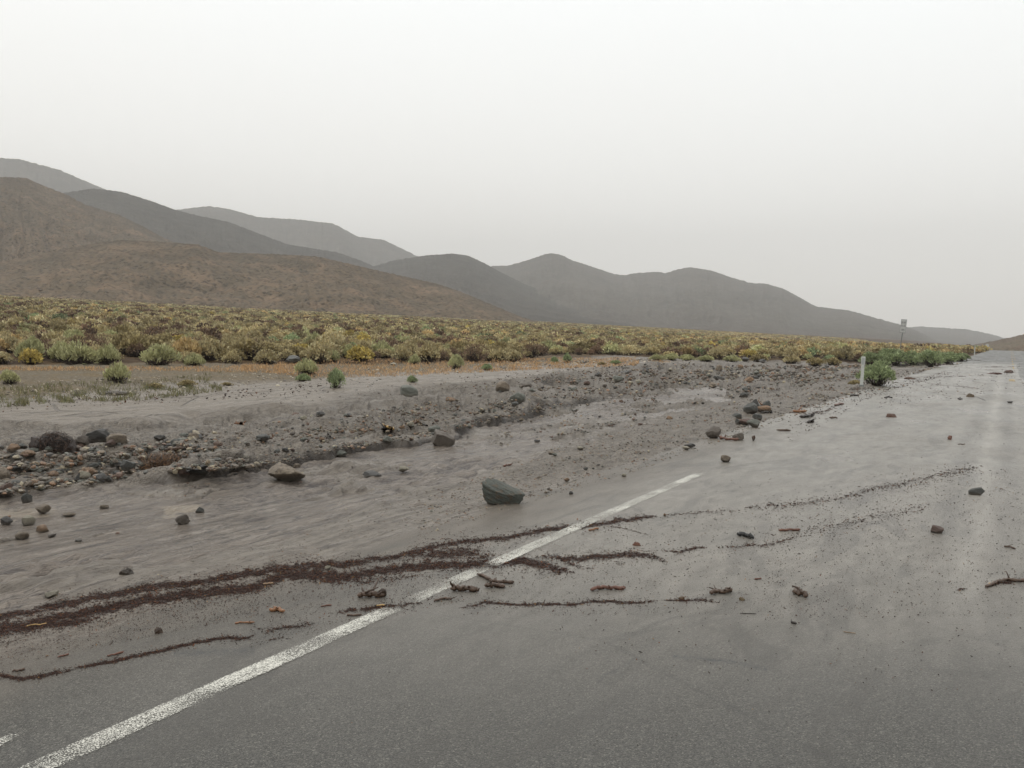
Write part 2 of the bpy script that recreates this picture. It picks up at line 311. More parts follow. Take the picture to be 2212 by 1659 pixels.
def mat_road():
    m = M('wet_asphalt_with_mud_film'); o = m.obj()
    film, lit, dark, trk = m.attr('film'), m.attr('litter'), m.attr('dark'), m.attr('track')
    ag = m.voro(o, 170, out='Color'); agd = m.voro(o, 170); n2 = m.noise(o, 1.3, 5, .6); n3 = m.noise(o, 140, 3, .7)
    base = m.mix(m.rng(n2, .35, .65), (.054, .049, .039), (.078, .071, .057))
    base = m.mix(.75, base, m.ramp(m.sep(ag), [(0, (.030, .029, .027)), (.25, (.055, .053, .047)), (.5, (.080, .077, .069)), (.8, (.12, .115, .10)), (.95, (.20, .19, .165))], 'CONSTANT'))
    base = m.mix(m.math('MULTIPLY', m.rng(m.noise(m.obj((1, .3, 1)), 3.0, 5, .7), .55, .75), .3), base, (.07, .068, .064))
    st = m.obj((2.2, .7, 1), rot=R(-18)); n1 = m.noise(st, 1.1, 5, .6, dist=.8)
    mudc = m.mix(m.rng(m.noise(st, 4, 4, .6), .3, .7), (.158, .141, .117), (.262, .238, .203))
    mudc = m.mix(m.math('MULTIPLY', m.attr('side'), .85), mudc, m.mix(m.rng(m.noise(m.obj((3, .5, 1)), 2.2, 5, .65), .35, .65), (.090, .072, .055), (.155, .130, .102)))
    ff = m.math('MULTIPLY', film, m.rng(n1, .3, .62, .72, 1))
    col = m.mix(m.math('MULTIPLY', ff, .88), base, mudc)
    damp = m.noise(m.obj((.9, .28, 1), rot=R(-12)), 1.7, 6, .65, dist=1.2)
    col = m.mix(m.math('MULTIPLY', m.rng(damp, .535, .575), .38), col, (.060, .055, .047))
    col = m.mix(m.math('MULTIPLY', m.math('MULTIPLY', trk, m.rng(m.noise(m.obj((1, .15, 1)), 5, 4, .7), .38, .62, .2, 1)), .55), col, (.34, .315, .275))
    col = m.mix(m.math('MULTIPLY', m.math('MULTIPLY', m.attr('rut'), m.rng(m.noise(m.obj((1, .12, 1)), 4, 4, .7), .35, .6, .3, 1)), .5), col, (.085, .076, .063))
    ck = m.voro(m.obj((.35, .5, 1), rot=.4), 1.0, 'DISTANCE_TO_EDGE'); ckf = m.math('MULTIPLY', m.rng(m.math('ADD', ck, m.math('MULTIPLY', m.noise(o, 5, 4, .7), .03)), .018, .024, 1, 0), m.math('MULTIPLY_ADD', film, -.8, .8))
    col = m.mix(m.math('MULTIPLY', ckf, .35), col, (.035, .033, .03))
    col = m.mix(m.math('MULTIPLY', m.math('LESS_THAN', m.voro(o, 30), .10), .75), col, (.05, .035, .03))
    col = m.mix(m.math('MULTIPLY', dark, m.rng(m.noise(o, 20, 4, .7), .38, .6)), col, (.05, .05, .048))
    lf = m.math('MULTIPLY', m.rng(m.math('ADD', lit, m.math('MULTIPLY', m.noise(m.obj((2.2, .8, 1)), 16, 5, .85), 1.5)), 1.04, 1.26), .93)
    col = m.mix(lf, col, (.030, .017, .013))
    wetn = m.rng(m.noise(m.obj((1, .35, 1)), .8, 4, .6), .35, .65)
    rough = m.rng(m.math('MULTIPLY_ADD', wetn, -.16, m.math('MULTIPLY_ADD', film, -.10, .52)), 0, 1)
    nb = m.bump(m.math('ADD', m.math('MULTIPLY', n3, .5), m.math('MULTIPLY', agd, -.5)), .007, 0.9)
    return m.out(col, rough, nb, m.math('MAXIMUM', m.math('SUBTRACT', m.math('MULTIPLY_ADD', lf, -.28, .32), m.math('MULTIPLY', m.attr('side'), .16)), .03))
def mat_paint(name, c, keep):
    m = M(name); o = m.obj(); n = m.noise(o, 150, 3, .75); n2 = m.noise(m.obj((1, .4, 1)), 5, 4, .6); e = m.attr('edge'); 
    k = m.math('ADD', m.math('MULTIPLY_ADD', n2, .45, n), m.math('MULTIPLY', e, -.5))
    a = m.rng(k, .945 - keep, 1.05 - keep)
    col = m.mix(m.rng(m.noise(o, 60, 3), .35, .65), c, tuple(x * .78 for x in c))
    m.out(col, .5, m.bump(n, .004), .5); m.L(a, m.b.inputs['Alpha']); return m.m
def mat_water():
    m = M('muddy_flood_water'); o = m.obj(); st = m.obj((2.6, .8, 1)); n = m.noise(st, 2.2, 5, .65, dist=.6); n2 = m.noise(st, 9, 4, .65, dist=.5)
    col = m.mix(m.rng(n, .32, .68), (.120, .095, .075), (.245, .204, .164))
    col = m.mix(m.math('MULTIPLY', m.rng(n2, .55, .75), .5), col, (.21, .18, .155))
    tu, cr_ = m.attr('turb'), m.attr('crest')
    col = m.mix(m.math('MULTIPLY', m.math('MULTIPLY', tu, m.rng(m.math('ADD', cr_, m.math('MULTIPLY', n2, .5)), .50, .80, 1, 0)), .85), col, (.042, .030, .027))
    s2n = m.noise(m.obj((3.4, .42, 1)), 3.4, 6, .72, dist=.8); s3n = m.noise(m.obj((3.4, .6, 1)), 7.5, 5, .7, dist=.6)
    col = m.mix(m.math('MULTIPLY', m.rng(s2n, .52, .61), .85), col, (.055, .042, .036))
    ptc = m.rng(m.noise(m.obj((1.2, .4, 1)), 1.4, 4, .65), .48, .60); spk = m.rng(m.noise(m.obj((1.4, .9, 1)), 9, 4, .75, dist=1.2), .50, .60)
    col = m.mix(m.math('MULTIPLY', m.math('MULTIPLY', ptc, spk), .85), col, (.044, .032, .028))  # broken dark patches paint occlusion-like shade onto the smooth water
    col = m.mix(m.math('MULTIPLY', m.rng(s3n, .56, .66), .5), col, (.31, .262, .218))
    col = m.mix(m.rng(m.math('ADD', m.attr('froth'), m.math('MULTIPLY', n2, .9)), .45, 1.25), col, (.27, .22, .165))
    return m.out(col, m.math('MULTIPLY_ADD', tu, .16, .26), m.bump(m.math('ADD', n2, m.math('ADD', m.math('MULTIPLY', s2n, 1.6), m.math('MULTIPLY', n, .6))), .06), .36)
def mat_hill(name, c1, c2, c3, dots=.5):
    m = M(name); o = m.obj(); n = m.noise(o, .008, 6, .6); n2 = m.noise(o, .05, 5, .65); n3 = m.noise(o, .5, 3, .7)
    col = m.mix(m.rng(n, .35, .65), c1, c2); col = m.mix(m.math('MULTIPLY', m.rng(n2, .48, .68), .75), col, c3)
    vd = m.voro(o, .38); vd2 = m.voro(o, .13)
    col = m.mix(m.math('MULTIPLY', m.rng(vd, .2, .45, 1, 0), dots), col, (.035, .034, .026))
    col = m.mix(m.math('MULTIPLY', m.rng(vd2, .12, .3, 1, 0), dots * .7), col, (.05, .045, .038))
    tp = m.attr('top'); col = m.mix(m.math('MULTIPLY', m.rng(m.math('ADD', m.math('MULTIPLY', tp, .22), m.noise(o, .03, 6, .8)), .60, .76), .5), col, tuple(x * .55 for x in c1))
    h = m.math('ADD', m.math('MULTIPLY', n2, 5), m.math('MULTIPLY', m.rng(vd, 0, .5, 1, 0), 1.2)); h = m.math('ADD', h, m.math('MULTIPLY', n3, 1.2))
    return m.out(col, .95, m.bump(h, 1.3, 1.0), .1)
def mat_attr(name, rough=.75, scale=60, amt=.35, bumpd=.004, spec=.3, trans=None, rnd=False):
    m = M(name); o = m.obj(rnd=rnd); n = m.noise(o, scale, 4, .65); c = m.attr('col', 'Color')
    col = m.mix(amt, c, m.mix(1, c, m.ramp(n, [(.3, (.35, .35, .35)), (.7, (1.7, 1.65, 1.6))]), 'MULTIPLY'))
    return m.out(col, rough, m.bump(n, bumpd) if bumpd else None, spec)
def mat_rock(name, c, c2, rough=.42, patch=None):
    m = M(name); o = m.obj(rnd=True); n = m.noise(o, 9, 5, .65); n2 = m.noise(o, 55, 4, .7); st = m.noise(m.obj((1, 1, 5), rnd=True, rot=.5), 10, 4, .6)
    col = m.mix(m.rng(n, .35, .65), c, c2); col = m.mix(m.math('MULTIPLY', m.rng(st, .5, .7), .5), col, tuple(x * .55 for x in c))
    col = m.mix(m.math('MULTIPLY', m.rng(n2, .55, .72), .5), col, tuple(min(1, x * 1.7) for x in c2))
    if patch: col = m.mix(m.math('MULTIPLY', m.rng(m.noise(o, 4.2, 3), .53, .6), .8), col, patch)
    gq = m.n('TexCoord'); sp = m.n('SeparateXYZ'); m.L(gq.outputs['Object'], sp.inputs[0])
    coat = m.rng(m.math('ADD', m.math('MULTIPLY', sp.outputs['Z'], .7), m.math('MULTIPLY', n, 1.2)), .25, .70, .92, .22)
    col = m.mix(coat, col, (.120, .098, .075))
    return m.out(col, m.rng(n, .3, .7, rough, rough + .25), m.bump(m.math('ADD', m.math('MULTIPLY', n2, .35), st), .02), .5)
MG, MR, MWAT = mat_ground(), mat_road(), mat_water()
MWP = mat_paint('worn_white_road_paint', (.72, .70, .62), .27); MYP = mat_paint('worn_yellow_road_paint', (.55, .36, .08), .27)
MFOL = mat_attr('shrub_leaves', .7, 25, .25, 0, .25); MSTEM = mat_attr('shrub_stems', .85, 40, .4, .003)
MSTONE = mat_attr('loose_stones', .55, 70, .5, .004, .3); MCHIP = mat_attr('wet_bark_bits', .6, 120, .3, 0, .15); MWOOD = mat_attr('wet_driftwood', .42, 60, .55, .004, .5)
MGRASS = mat_attr('dry_grass', .8, 30, .2, 0, .2)
ROCK = {
 'slate': mat_rock('wet_slate_rock', (.050, .055, .051), (.088, .096, .088), .38),
 'dark': mat_rock('wet_black_rock', (.026, .027, .027), (.052, .053, .052), .35),
 'green': mat_rock('grey_green_rock', (.10, .112, .092), (.165, .175, .145), .45),
 'hero': mat_rock('green_grey_boulder_rock', (.050, .061, .053), (.100, .118, .100), .5, (.10, .072, .045)),
 'tan': mat_rock('tan_rock', (.20, .155, .108), (.31, .25, .18), .5, (.12, .09, .065)),
 'orange': mat_rock('orange_brown_rock', (.25, .135, .068), (.36, .23, .13), .5, (.10, .065, .045)),
 'pale': mat_rock('pale_cream_rock', (.33, .30, .22), (.46, .42, .33), .5),
 'red': mat_rock('red_brown_rock', (.085, .045, .032), (.15, .085, .062), .42),
 'brown': mat_rock('muddy_brown_rock', (.105, .085, .068), (.16, .135, .11), .4),
}
# ================================================================== GROUND + ROAD (one polar grid, split at the asphalt edge)
YAWD = math.degrees(YAW)
az = np.concatenate([np.arange(-180, -YAWD - 37, 4.0), np.arange(-YAWD - 37, -YAWD + 37, 0.08), np.arange(-YAWD + 37, 180, 4.0)])
inv = 1 / np.concatenate([[0.01, .8, 1.4], 1 / np.linspace(1 / 1.9, 1 / 60., 820), np.geomspace(62, 420, 120), np.geomspace(450, 9000, 24)])
A, Dd = np.meshgrid(np.radians(az), 1 / inv)
X = (Dd * np.sin(A)).ravel(); Y = (Dd * np.cos(A)).ravel(); Z = H(X, Y)
nr, na = A.shape; ii = np.arange(nr * na).reshape(nr, na)
j2 = np.roll(ii, -1, axis=1)
Fq = np.stack([ii[:-1], j2[:-1], j2[1:], ii[1:]], -1).reshape(-1, 4)[:, ::-1]
V = np.stack([X, Y, Z], 1)
# litter bands traced from the photograph, stored in photo units: (points, half width, density)
def zc(k, x, y):
    ox, oy = {'A': (0, 813), 'B': (553, 813), 'C': (1106, 745.5), 'D': (1659, 678), 'E': (0, 1186), 'F': (553, 1118), 'G': (1106, 1084), 'H': (1659, 1084)}[k]
    return ox + .25 * x, oy + .25 * y
BANDS = [
 ([zc('E', -300, 640), zc('E', 0, 585), zc('E', 600, 465), zc('E', 1100, 372), zc('E', 1500, 305), zc('E', 1700, 285), zc('E', 2212, 200), zc('F', 250, 430), zc('F', 640, 405), zc('F', 1000, 385)], 7, 1.0),
 ([zc('E', -300, 740), zc('E', 0, 690), zc('E', 500, 600), zc('E', 900, 515), zc('E', 1300, 440), zc('E', 1700, 385), zc('E', 2212, 325), zc('F', 250, 500), zc('F', 450, 490), zc('F', 800, 500)], 9.5, 1.0),
 ([zc('E', -300, 800), zc('E', 100, 700), zc('E', 400, 650), zc('E', 900, 610)], 7, .8),
 ([zc('F', -10, 600), zc('F', 60, 560), zc('F', 250, 500)], 7, .9),
 ([zc('F', 480, 540), zc('F', 750, 515), zc('F', 1000, 470), zc('F', 1300, 432), zc('F', 1900, 400), zc('F', 2212, 385), zc('G', 60, 500), zc('G', 300, 560), zc('G', 470, 600), zc('G', 530, 610)], 8, .95),
 ([zc('F', 900, 356), zc('F', 1150, 350), zc('F', 1350, 300), zc('F', 1700, 225), zc('F', 2212, 170), zc('G', 300, 240), zc('G', 600, 215), zc('G', 850, 175), zc('G', 1100, 140), zc('G', 1250, 125)], 4.5, .85),
 ([zc('G', 1250, 125), zc('G', 1500, 108), zc('G', 1980, 72)], 3, .25),
 ([zc('F', 1300, 330), zc('F', 1800, 300), zc('F', 2050, 330)], 13, .6),
 ([zc('F', 600, 560), zc('F', 1100, 540), zc('F', 1400, 500)], 6, .35),
 ([zc('G', 260, 470), zc('G', 500, 500), zc('G', 700, 480), zc('G', 1000, 452), zc('G', 1230, 468), zc('G', 1340, 520)], 5.5, .9),
 ([zc('G', 420, 500), zc('G', 560, 560), zc('G', 700, 580)], 3.5, .6),
 ([zc('G', 850, 500), zc('G', 960, 540), zc('G', 1000, 530)], 3, .6),
 ([zc('G', 1310, 420), zc('G', 1430, 430), zc('G', 1680, 388)], 4, .8),
 ([zc('G', 1780, 400), zc('G', 1950, 385), zc('G', 2212, 372), zc('H', 150, 330), zc('H', 330, 290)], 3.5, .45),
 ([zc('H', 250, 280), zc('H', 600, 200), zc('H', 900, 140), zc('H', 1150, 100), zc('H', 1400, 30)], 9, .17),
 ([zc('D', -200, 1680), zc('D', 0, 1659), zc('D', 350, 1632), zc('D', 600, 1598), zc('D', 900, 1520), zc('D', 1300, 1440), zc('D', 1500, 1385), zc('D', 1850, 1320)], 5, .34),
 ([zc('D', 1200, 1500), zc('D', 1500, 1420), zc('D', 1850, 1360)], 10, .08),
 ([zc('E', -200, 1040), zc('E', 0, 1090), zc('E', 200, 1125), zc('E', 550, 1060), zc('E', 640, 1030)], 4.2, .8),
 ([zc('E', 600, 1030), zc('E', 850, 998), zc('E', 1300, 900), zc('E', 1650, 818), zc('E', 1900, 772), zc('E', 2150, 772), zc('E', 2212, 735)], 3.6, .9),
 ([zc('F', -10, 950), zc('F', 60, 985), zc('F', 300, 950), zc('F', 530, 910)], 4.5, .5),
 ([zc('F', 100, 1060), zc('F', 230, 1040)], 3, .6),
 ([zc('F', 700, 822), zc('F', 950, 788), zc('F', 1250, 757), zc('F', 1420, 735)], 4.0, .85),
 ([zc('F', 1760, 785), zc('F', 2000, 735), zc('F', 2212, 750), zc('G', 100, 890), zc('G', 350, 885), zc('G', 520, 890), zc('G', 650, 868), zc('G', 850, 858), zc('G', 1040, 876), zc('G', 1250, 855)], 3.2, .8),
 ([zc('G', 1300, 848), zc('G', 1450, 855), zc('G', 1650, 850), zc('G', 1800, 872)], 2.8, .85),
 ([zc('G', 750, 205), zc('G', 920, 222), zc('G', 1080, 260), zc('G', 1180, 288)], 1.2, .9),
 ([zc('H', 1880, 745), zc('H', 2000, 700), zc('H', 2260, 685)], 3.5, .9),
 ([zc('H', 1630, 760), zc('H', 1720, 748)], 5, .8),
 ([zc('D', 600, 790), zc('D', 500, 845), zc('D', 380, 865), zc('D', 220, 860)], 3, .5),
 ([zc('D', 700, 650), zc('D', 950, 650)], 2.5, .7), ([zc('D', 1050, 600), zc('D', 1130, 595)], 1.5, .8),
 ([zc('D', 1250, 547), zc('D', 1500, 545), zc('D', 1900, 532)], .8, .8),
 ([zc('D', 1300, 575), zc('D', 1420, 610), zc('D', 1650, 625), zc('D', 1940, 665)], .7, .8),
 ([zc('D', 1370, 620), zc('D', 1430, 660), zc('D', 1560, 685)], .6, .7),
 ([zc('D', 1640, 690), zc('D', 1780, 712)], .8, .8),
 ([zc('D', 1930, 518), zc('D', 2040, 522)], 1.6, .9), ([zc('D', 1780, 460), zc('D', 2212, 456)], .6, .9), ([zc('D', 2030, 500), zc('D', 2130, 505)], 4, .8),
 ([zc('D', 1760, 400), zc('D', 1880, 412)], 1, .9), ([zc('D', 1880, 485), zc('D', 1940, 487)], 1, .9), ([zc('D', 1240, 455), zc('D', 1500, 440), zc('D', 1640, 432)], 2, .6),
]
BANDS = [([(float(a), float(b)) for a, b in p], h * (1.22 if h >= 4.5 else 1.15), d) for p, h, d in BANDS]
px, py = proj(V); lit = np.zeros(len(V)); cand = (px > -120) & (px < 2330) & (py < 1760) & (py > 740) & (Dd.ravel() < 150)
ci = np.nonzero(cand)[0]; cx, cy = px[ci], py[ci]
lv = np.zeros(len(ci))
for pts, hw, dn in BANDS:
    xs = np.array([p[0] for p in pts]); ys = np.array([p[1] for p in pts]); o = np.argsort(xs); xs, ys = xs[o], ys[o]
    ins = (cx > xs[0]) & (cx < xs[-1]); yc = np.interp(cx, xs, ys) + hw * .45 * pn(cx / 23, cx * 0 + hw, 77)
    tap = np.clip(np.minimum(cx - xs[0], xs[-1] - cx) / 60, 0, 1) ** .6 * (1 + .35 * pn(cx / 14, cx * 0 + hw, 79))
    v = (1 - np.abs(cy - yc) / (hw * 1.35)) * tap
    lv = np.maximum(lv, np.where(ins, np.clip(v, 0, 1) * dn, 0))
lit[ci] = lv
dark = np.zeros(len(V))
for pts, hw in [([zc('G', 740, 1570), zc('G', 800, 1500), zc('G', 880, 1465), zc('G', 1000, 1400), zc('G', 1060, 1350)], 5), ([zc('G', 1380, 1330), zc('G', 1500, 1350), zc('G', 1900, 1380), zc('G', 2200, 1450)], 7), ([(1120, 1700), (1140, 1620), (1150, 1580), (1190, 1540)], 5), ([zc('E', 1500, 900), zc('E', 2200, 880)], 12)]:
    xs = np.array([p[0] for p in pts], float); ys = np.array([p[1] for p in pts], float)
    yc = np.interp(px, xs, ys); dark = np.maximum(dark, np.where((px > xs[0]) & (px < xs[-1]), np.clip(1 - np.abs(py - yc) / hw, 0, 1), 0) * 1.0)
s1, s2, tf, tb, scx = ev(S1, Y), ev(S2, Y), ev(TF, Y), ev(TB, Y), ev(SC, Y)
wv = .4 * pn(X * .6, Y * .6, 91)
scrub = sstep(scx + .8, scx - .8, X + wv * 1.5)
dry = np.clip(sstep(tb - 1.0, tb - 3.0, X + wv * 2) * (1 - sstep(40, 52, Y)), 0, 1) 
ter = sstep(tf, tf - .7, X) * (1 - dry) * (1 - sstep(40, 60, Y))
bar = sstep(s2 + .1, s2 - .2, X) * (1 - ter)
shoulder = sstep(xedge(Y) + .02, xedge(Y) - .25, X + wv * .5) * sstep(s1 - .2, s1 + .4, X) * sstep(6.5, 10.5, Y + wv)
washg = (X < xedge(Y)) * sstep(13, 20, Y + wv * 4) * 1.0
gravel = np.clip(np.maximum(np.maximum(bar * (1 - .2 * sstep(20, 50, Y)), shoulder), washg) * (1 - .9 * ter) * (1 - dry), 0, 1)
gravel = np.where(Y < 6.5, gravel * .6, gravel)
cut = np.clip(np.exp(-((X + .30 * pn(Y * 0.6, X * 0.2, 21) + .16 * pn(Y * 2.3, X * .5, 22) - s2 - .02) / .11) ** 2) * (1 - sstep(20, 30, Y)) * (.45 + .85 * sstep(6, 8, Y)), 0, 1)  # mask of the bank face: wet cut soil and its painted shade
wet = np.clip(1 - .45 * gravel - dry, 0, 1)
far = (np.hypot(X, Y) > 430) | ((X > 6) & (Y > 60)); scrub = np.where(far, 1, scrub)
xe = xedge(Y) + .06 * fbm(X * 1.5, Y * 1.5, 95, 4)
isroad = (X > xe) & (X < 5.0) & (Y > -60) & (Y < 420)
film = np.clip(sstep(3.5, 8, Y + 1.2 * (-X) * .5 + wv) * (1 - sstep(72, 92, Y + wv * 8)), 0, 1)
film = np.maximum(film, .8 * sstep(-3.3, -4.0, X + wv * .6) * (Y < 72)); sidem = sstep(-2.9, -3.9, X + wv * .5) * (1 - sstep(9, 22, Y)); film = film * (1 - .75 * ((X > .5) & (Y > 48) & (Y < 95)) * 1.0)
film = np.maximum(film, .45 * (1 - sstep(.0, .5, np.abs(Y - 88 + wv * 3) / 4)))
trk = np.exp(-((X + .15 + .004 * Y) / .13) ** 2) * sstep(5, 8, Y) * (1 - sstep(40, 60, Y)) + .5 * np.exp(-((X - 1.4) / .15) ** 2) + .35 * np.exp(-((X + .62 + .006 * Y) / .09) ** 2) * sstep(7, 12, Y) + .3 * np.exp(-((X + 1.9) / .16) ** 2) * sstep(12, 20, Y) * (1 - sstep(50, 70, Y))
rut = (np.exp(-((X - .12 + .004 * Y) / .12) ** 2) + .8 * np.exp(-((X + .42 + .004 * Y) / .12) ** 2) + .6 * np.exp(-((X - 1.75) / .25) ** 2)) * sstep(5, 9, Y) * (1 - sstep(45, 65, Y))
def submesh(mask_f, name, mat, attrs):
    F = Fq[mask_f]; u, invx = np.unique(F, return_inverse=True)
    return link(name, mesh_np(name, V[u], invx.reshape(-1, 4), {k: a[u] for k, a in attrs.items()}, True, mat))
fr = isroad[Fq].all(axis=1)
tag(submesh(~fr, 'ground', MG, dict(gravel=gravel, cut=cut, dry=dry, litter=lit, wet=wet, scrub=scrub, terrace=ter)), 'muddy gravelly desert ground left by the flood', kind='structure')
tag(submesh(fr, 'road', MR, dict(film=film, side=sidem, litter=lit, dark=dark, track=np.clip(trk, 0, 1), rut=np.clip(rut, 0, 1))), 'wet two lane asphalt road filmed with mud', kind='structure')
# muddy stream: own rippled surface
inst = (Y < 27 + 3 * np.sin(X * 1.3)) & (X < s1 + .55) & (X > s2 - .5) & (Y > -8) & (Y < 60)
Zw = -.062 + .0 * X
up_, vp_ = Y * .55 + X * .15, X * 2.6 + .25 * Y
tb_ = sstep(-.45, .25, fbm(X * .8, Y * .3, 101, 3)); amp = (.012 + .032 * tb_) * (1 + np.clip(np.hypot(X, Y) - 12, 0, 30) / 30)
rid = lambda a, b, k: 1 - 2 * np.abs(pn(a, b, k))
wx = X + .25 * pn(X * 1.1, Y * .6, 107)
Zr = .55 * rid(up_ * 1.6, wx * 1.6, 102) + .55 * rid(Y * 1.5 + 3, wx * 3.6, 103) + .38 * rid(Y * 3.2, wx * 7, 104) + .25 * pn(Y * 7, wx * 14, 105)
Zw = Zw + amp * (Zr - .9) * np.clip(Y * 0 + 1, 0, 1)
Zw = Zw + .018 * sstep(14, 24, Y)
fs = inst[Fq].all(axis=1); Vw = V.copy(); Vw[:, 2] = Zw
Fw = Fq[fs]; u, ix = np.unique(Fw, return_inverse=True)
fro = np.zeros(len(V))
for fx0, fy0, fa, fb in ((20, 1124, 110, 19), (-40, 1130, 70, 20), (392, 1119, 50, 8)): fro = np.maximum(fro, 1 - ((px - fx0) / fa) ** 2 - ((py - fy0) / fb) ** 2)
fro = np.clip(fro, 0, 1) ** .5
tag(link('muddy_stream', mesh_np('muddy_stream', Vw[u], ix.reshape(-1, 4), {'froth': fro[u], 'turb': tb_[u], 'crest': np.clip(.5 + .4 * (Zr[u] - .7), 0, 1)}, True, MWAT)), 'brown floodwater stream running beside the road', kind='structure')
# ---- painted lines (worn strips 4 mm above the road)
def strip(name, mat, xc, y0, y1, wd, nx=7, dy=.06, zoff=.004, xf=None):
    ys = np.geomspace(max(y0, 1.5), y1, max(8, int(np.log(y1 / max(y0, 1.5)) / .012))); t = np.linspace(-1, 1, nx)
    Yg, Tg = np.meshgrid(ys, t, indexing='ij'); Xg = (xf(Yg) if xf else xc) + Tg * wd / 2
    Vv = np.stack([Xg, Yg, H(Xg, Yg) + zoff], -1).reshape(-1, 3); n, k = Yg.shape; q = np.arange(n * k).reshape(n, k)
    F = np.stack([q[:-1, :-1], q[:-1, 1:], q[1:, 1:], q[1:, :-1]], -1).reshape(-1, 4)
    ed = np.abs(Tg.ravel()) ** 10 * .5
    ed = np.maximum(ed, STRFADE(Yg.ravel()))
    return tag(link(name, mesh_np(name, Vv, F, {'edge': ed}, True, mat)), kind='structure')
yl0 = at(1045, 1224)[1]; yl1 = at(1500, 1030)[1]; yl2 = at(1560, 1008)[1]
STRFADE = lambda y: np.maximum(sstep(yl2 - 1.0, yl2 + .1, y) * 1.5 * (y < 60), .25 * np.exp(-((y - at(870, 1305)[1]) / .14) ** 2) + .30 * np.exp(-((y - yl0) / .10) ** 2) + .03 * np.sin(y * 2.1) + .03 * np.sin(y * 5.3 + 1) - .02)
WX = -3.30
LP_ = [(95, 1659), (235, 1589), (375, 1528), (553, 1449), (653, 1402), (753, 1357), (903, 1291), (1003, 1245), (1131, 1191), (1206, 1159), (1281, 1124), (1356, 1090), (1456, 1046), (1518, 1020), (1551, 1007)]
LW = plane([p[0] for p in LP_], [p[1] for p in LP_]); LC_ = np.polyfit(LW[:, 1], LW[:, 0], 2); print('line', LC_, LW[:, :2].round(2).tolist())
strip('edge_line', MWP, WX, .3, yl2 + .25, .138, nx=13, xf=lambda y: np.polyval(LC_, y))
STRFADE = lambda y: .35 + 0 * y
strip('edge_line', MWP, WX, 62, 300, .16, zoff=.012)
strip('edge_line', MWP, 4.0, 60, 300, .16, zoff=.012)
STRFADE = lambda y: 1.2 * (np.sin(y * .52) > .3)
strip('centre_line', MYP, .28, 66, 300, .13, zoff=.012); strip('centre_line', MYP, .52, 100, 300, .10, zoff=.012)
STRFADE = lambda y: 0 * y
P = at(2186, 822); strip('centre_line', MYP, P[0], P[1] - 1.3, P[1] + 1.3, .3, zoff=.012)
pA, pB = at(-40, 1640), at(62, 1571)
STRFADE = lambda y: .05 + .3 * sstep(pB[1] - .15, pB[1], y)
strip('edge_line', MWP, 0, min(pA[1], pB[1]), max(pA[1], pB[1]), .06, xf=lambda y: np.interp(y, [pA[1], pB[1]], [pA[0], pB[0]]) + .02 * np.sin(y * 14))
# ================================================================== HILLS
MH = {
 'brown': mat_hill('brown_scrubby_hillside', (.104, .082, .055), (.158, .118, .078), (.235, .160, .102), .6),
 'dark': mat_hill('dark_grey_hillside', (.058, .052, .042), (.078, .068, .054), (.105, .088, .070), .5),
 'far': mat_hill('far_grey_hillside', (.085, .074, .060), (.122, .104, .084), (.150, .128, .104), .5),
 'red': mat_hill('reddish_hillside', (.13, .085, .055), (.16, .12, .075), (.11, .11, .06), .5)}
def hill(pts, Rc, R0, mat, seed, gul=1.0, zb=None, back=1.6, pw=1.25):
    xs = np.array([p[0] for p in pts], float); ys = np.array([p[1] for p in pts], float)
    gx = np.linspace(xs[0], xs[-1], 620); gy = np.interp(gx, xs, ys)
    k = np.ones(7) / 7; gy = np.convolve(np.pad(gy, 3, 'edge'), k, 'valid')
    D0 = FW[None] + RT[None] * ((gx[:, None] - 1106) / FPX) + UP[None] * ((829.5 - gy[:, None]) / FPX)
    hor = np.hypot(D0[:, 0], D0[:, 1]); tan = D0[:, 2] / hor; dx, dy = D0[:, 0] / hor, D0[:, 1] / hor
    rr = Rc * (1 + .05 * pn(gx / 260., gx * 0, seed)); r0 = R0 * (1 + .08 * pn(gx / 200., gx * 0, seed + 1))
    zc_ = CAM_H + rr * tan; zc_ = zc_ + pn(gx / 9., gx * 0, seed + 4) * Rc * .0006 + pn(gx / 3.1, gx * 0, seed + 5) * Rc * .0004
    zf = H(dx * r0, dy * r0) - 6
    t = np.concatenate([np.linspace(0, 1, 110), 1 + np.linspace(.02, back, 24)])
    Tt = t[:, None]; Rg = np.where(Tt <= 1, r0 + (rr - r0) * Tt, rr + (rr - r0) * (Tt - 1) * .9)
    Zg = np.where(Tt <= 1, zf + (zc_ - zf) * np.clip(Tt, 0, 1) ** pw, zc_ - (zc_ - zf) * sstep(0, back, Tt - 1) * 1.05)
    Xg = dx * Rg; Yg = dy * Rg
    env = np.clip(np.minimum(Tt * 3, np.abs(1 - Tt) * 3.5), 0, 1)
    hgt = np.maximum(zc_ - zf, 0)
    s = Rc / 900.
    nzv = np.abs(fbm(Xg / (95 * s) + .3 * fbm(Xg / (60 * s), Yg / (60 * s), seed + 9, 2), Yg / (95 * s), seed + 2, 5)) 
    Zg = Zg - env * (nzv * .8 + .28 * np.abs(fbm((gx[None] + 0 * Tt) / 46. + .25 * fbm(Xg / (120 * s), Yg / (120 * s), seed + 8, 2), Tt * 1.1 + 0 * gx[None], seed + 6, 4, .55))) * hgt * .16 * gul + env * fbm(Xg / (14 * s), Yg / (14 * s), seed + 3, 3) * .012 * hgt
    Vv = np.stack([Xg, Yg, Zg], -1).reshape(-1, 3); n, k2 = Xg.shape; q = np.arange(n * k2).reshape(n, k2)
    F = np.stack([q[:-1, :-1], q[:-1, 1:], q[1:, 1:], q[1:, :-1]], -1).reshape(-1, 4)
    return tag(link('hill', mesh_np('hill', Vv, F, {'top': (np.clip((np.minimum(Tt, 1) - .6) / .4, 0, 1) + 0 * gx[None]).ravel()}, True, mat)), kind='structure')
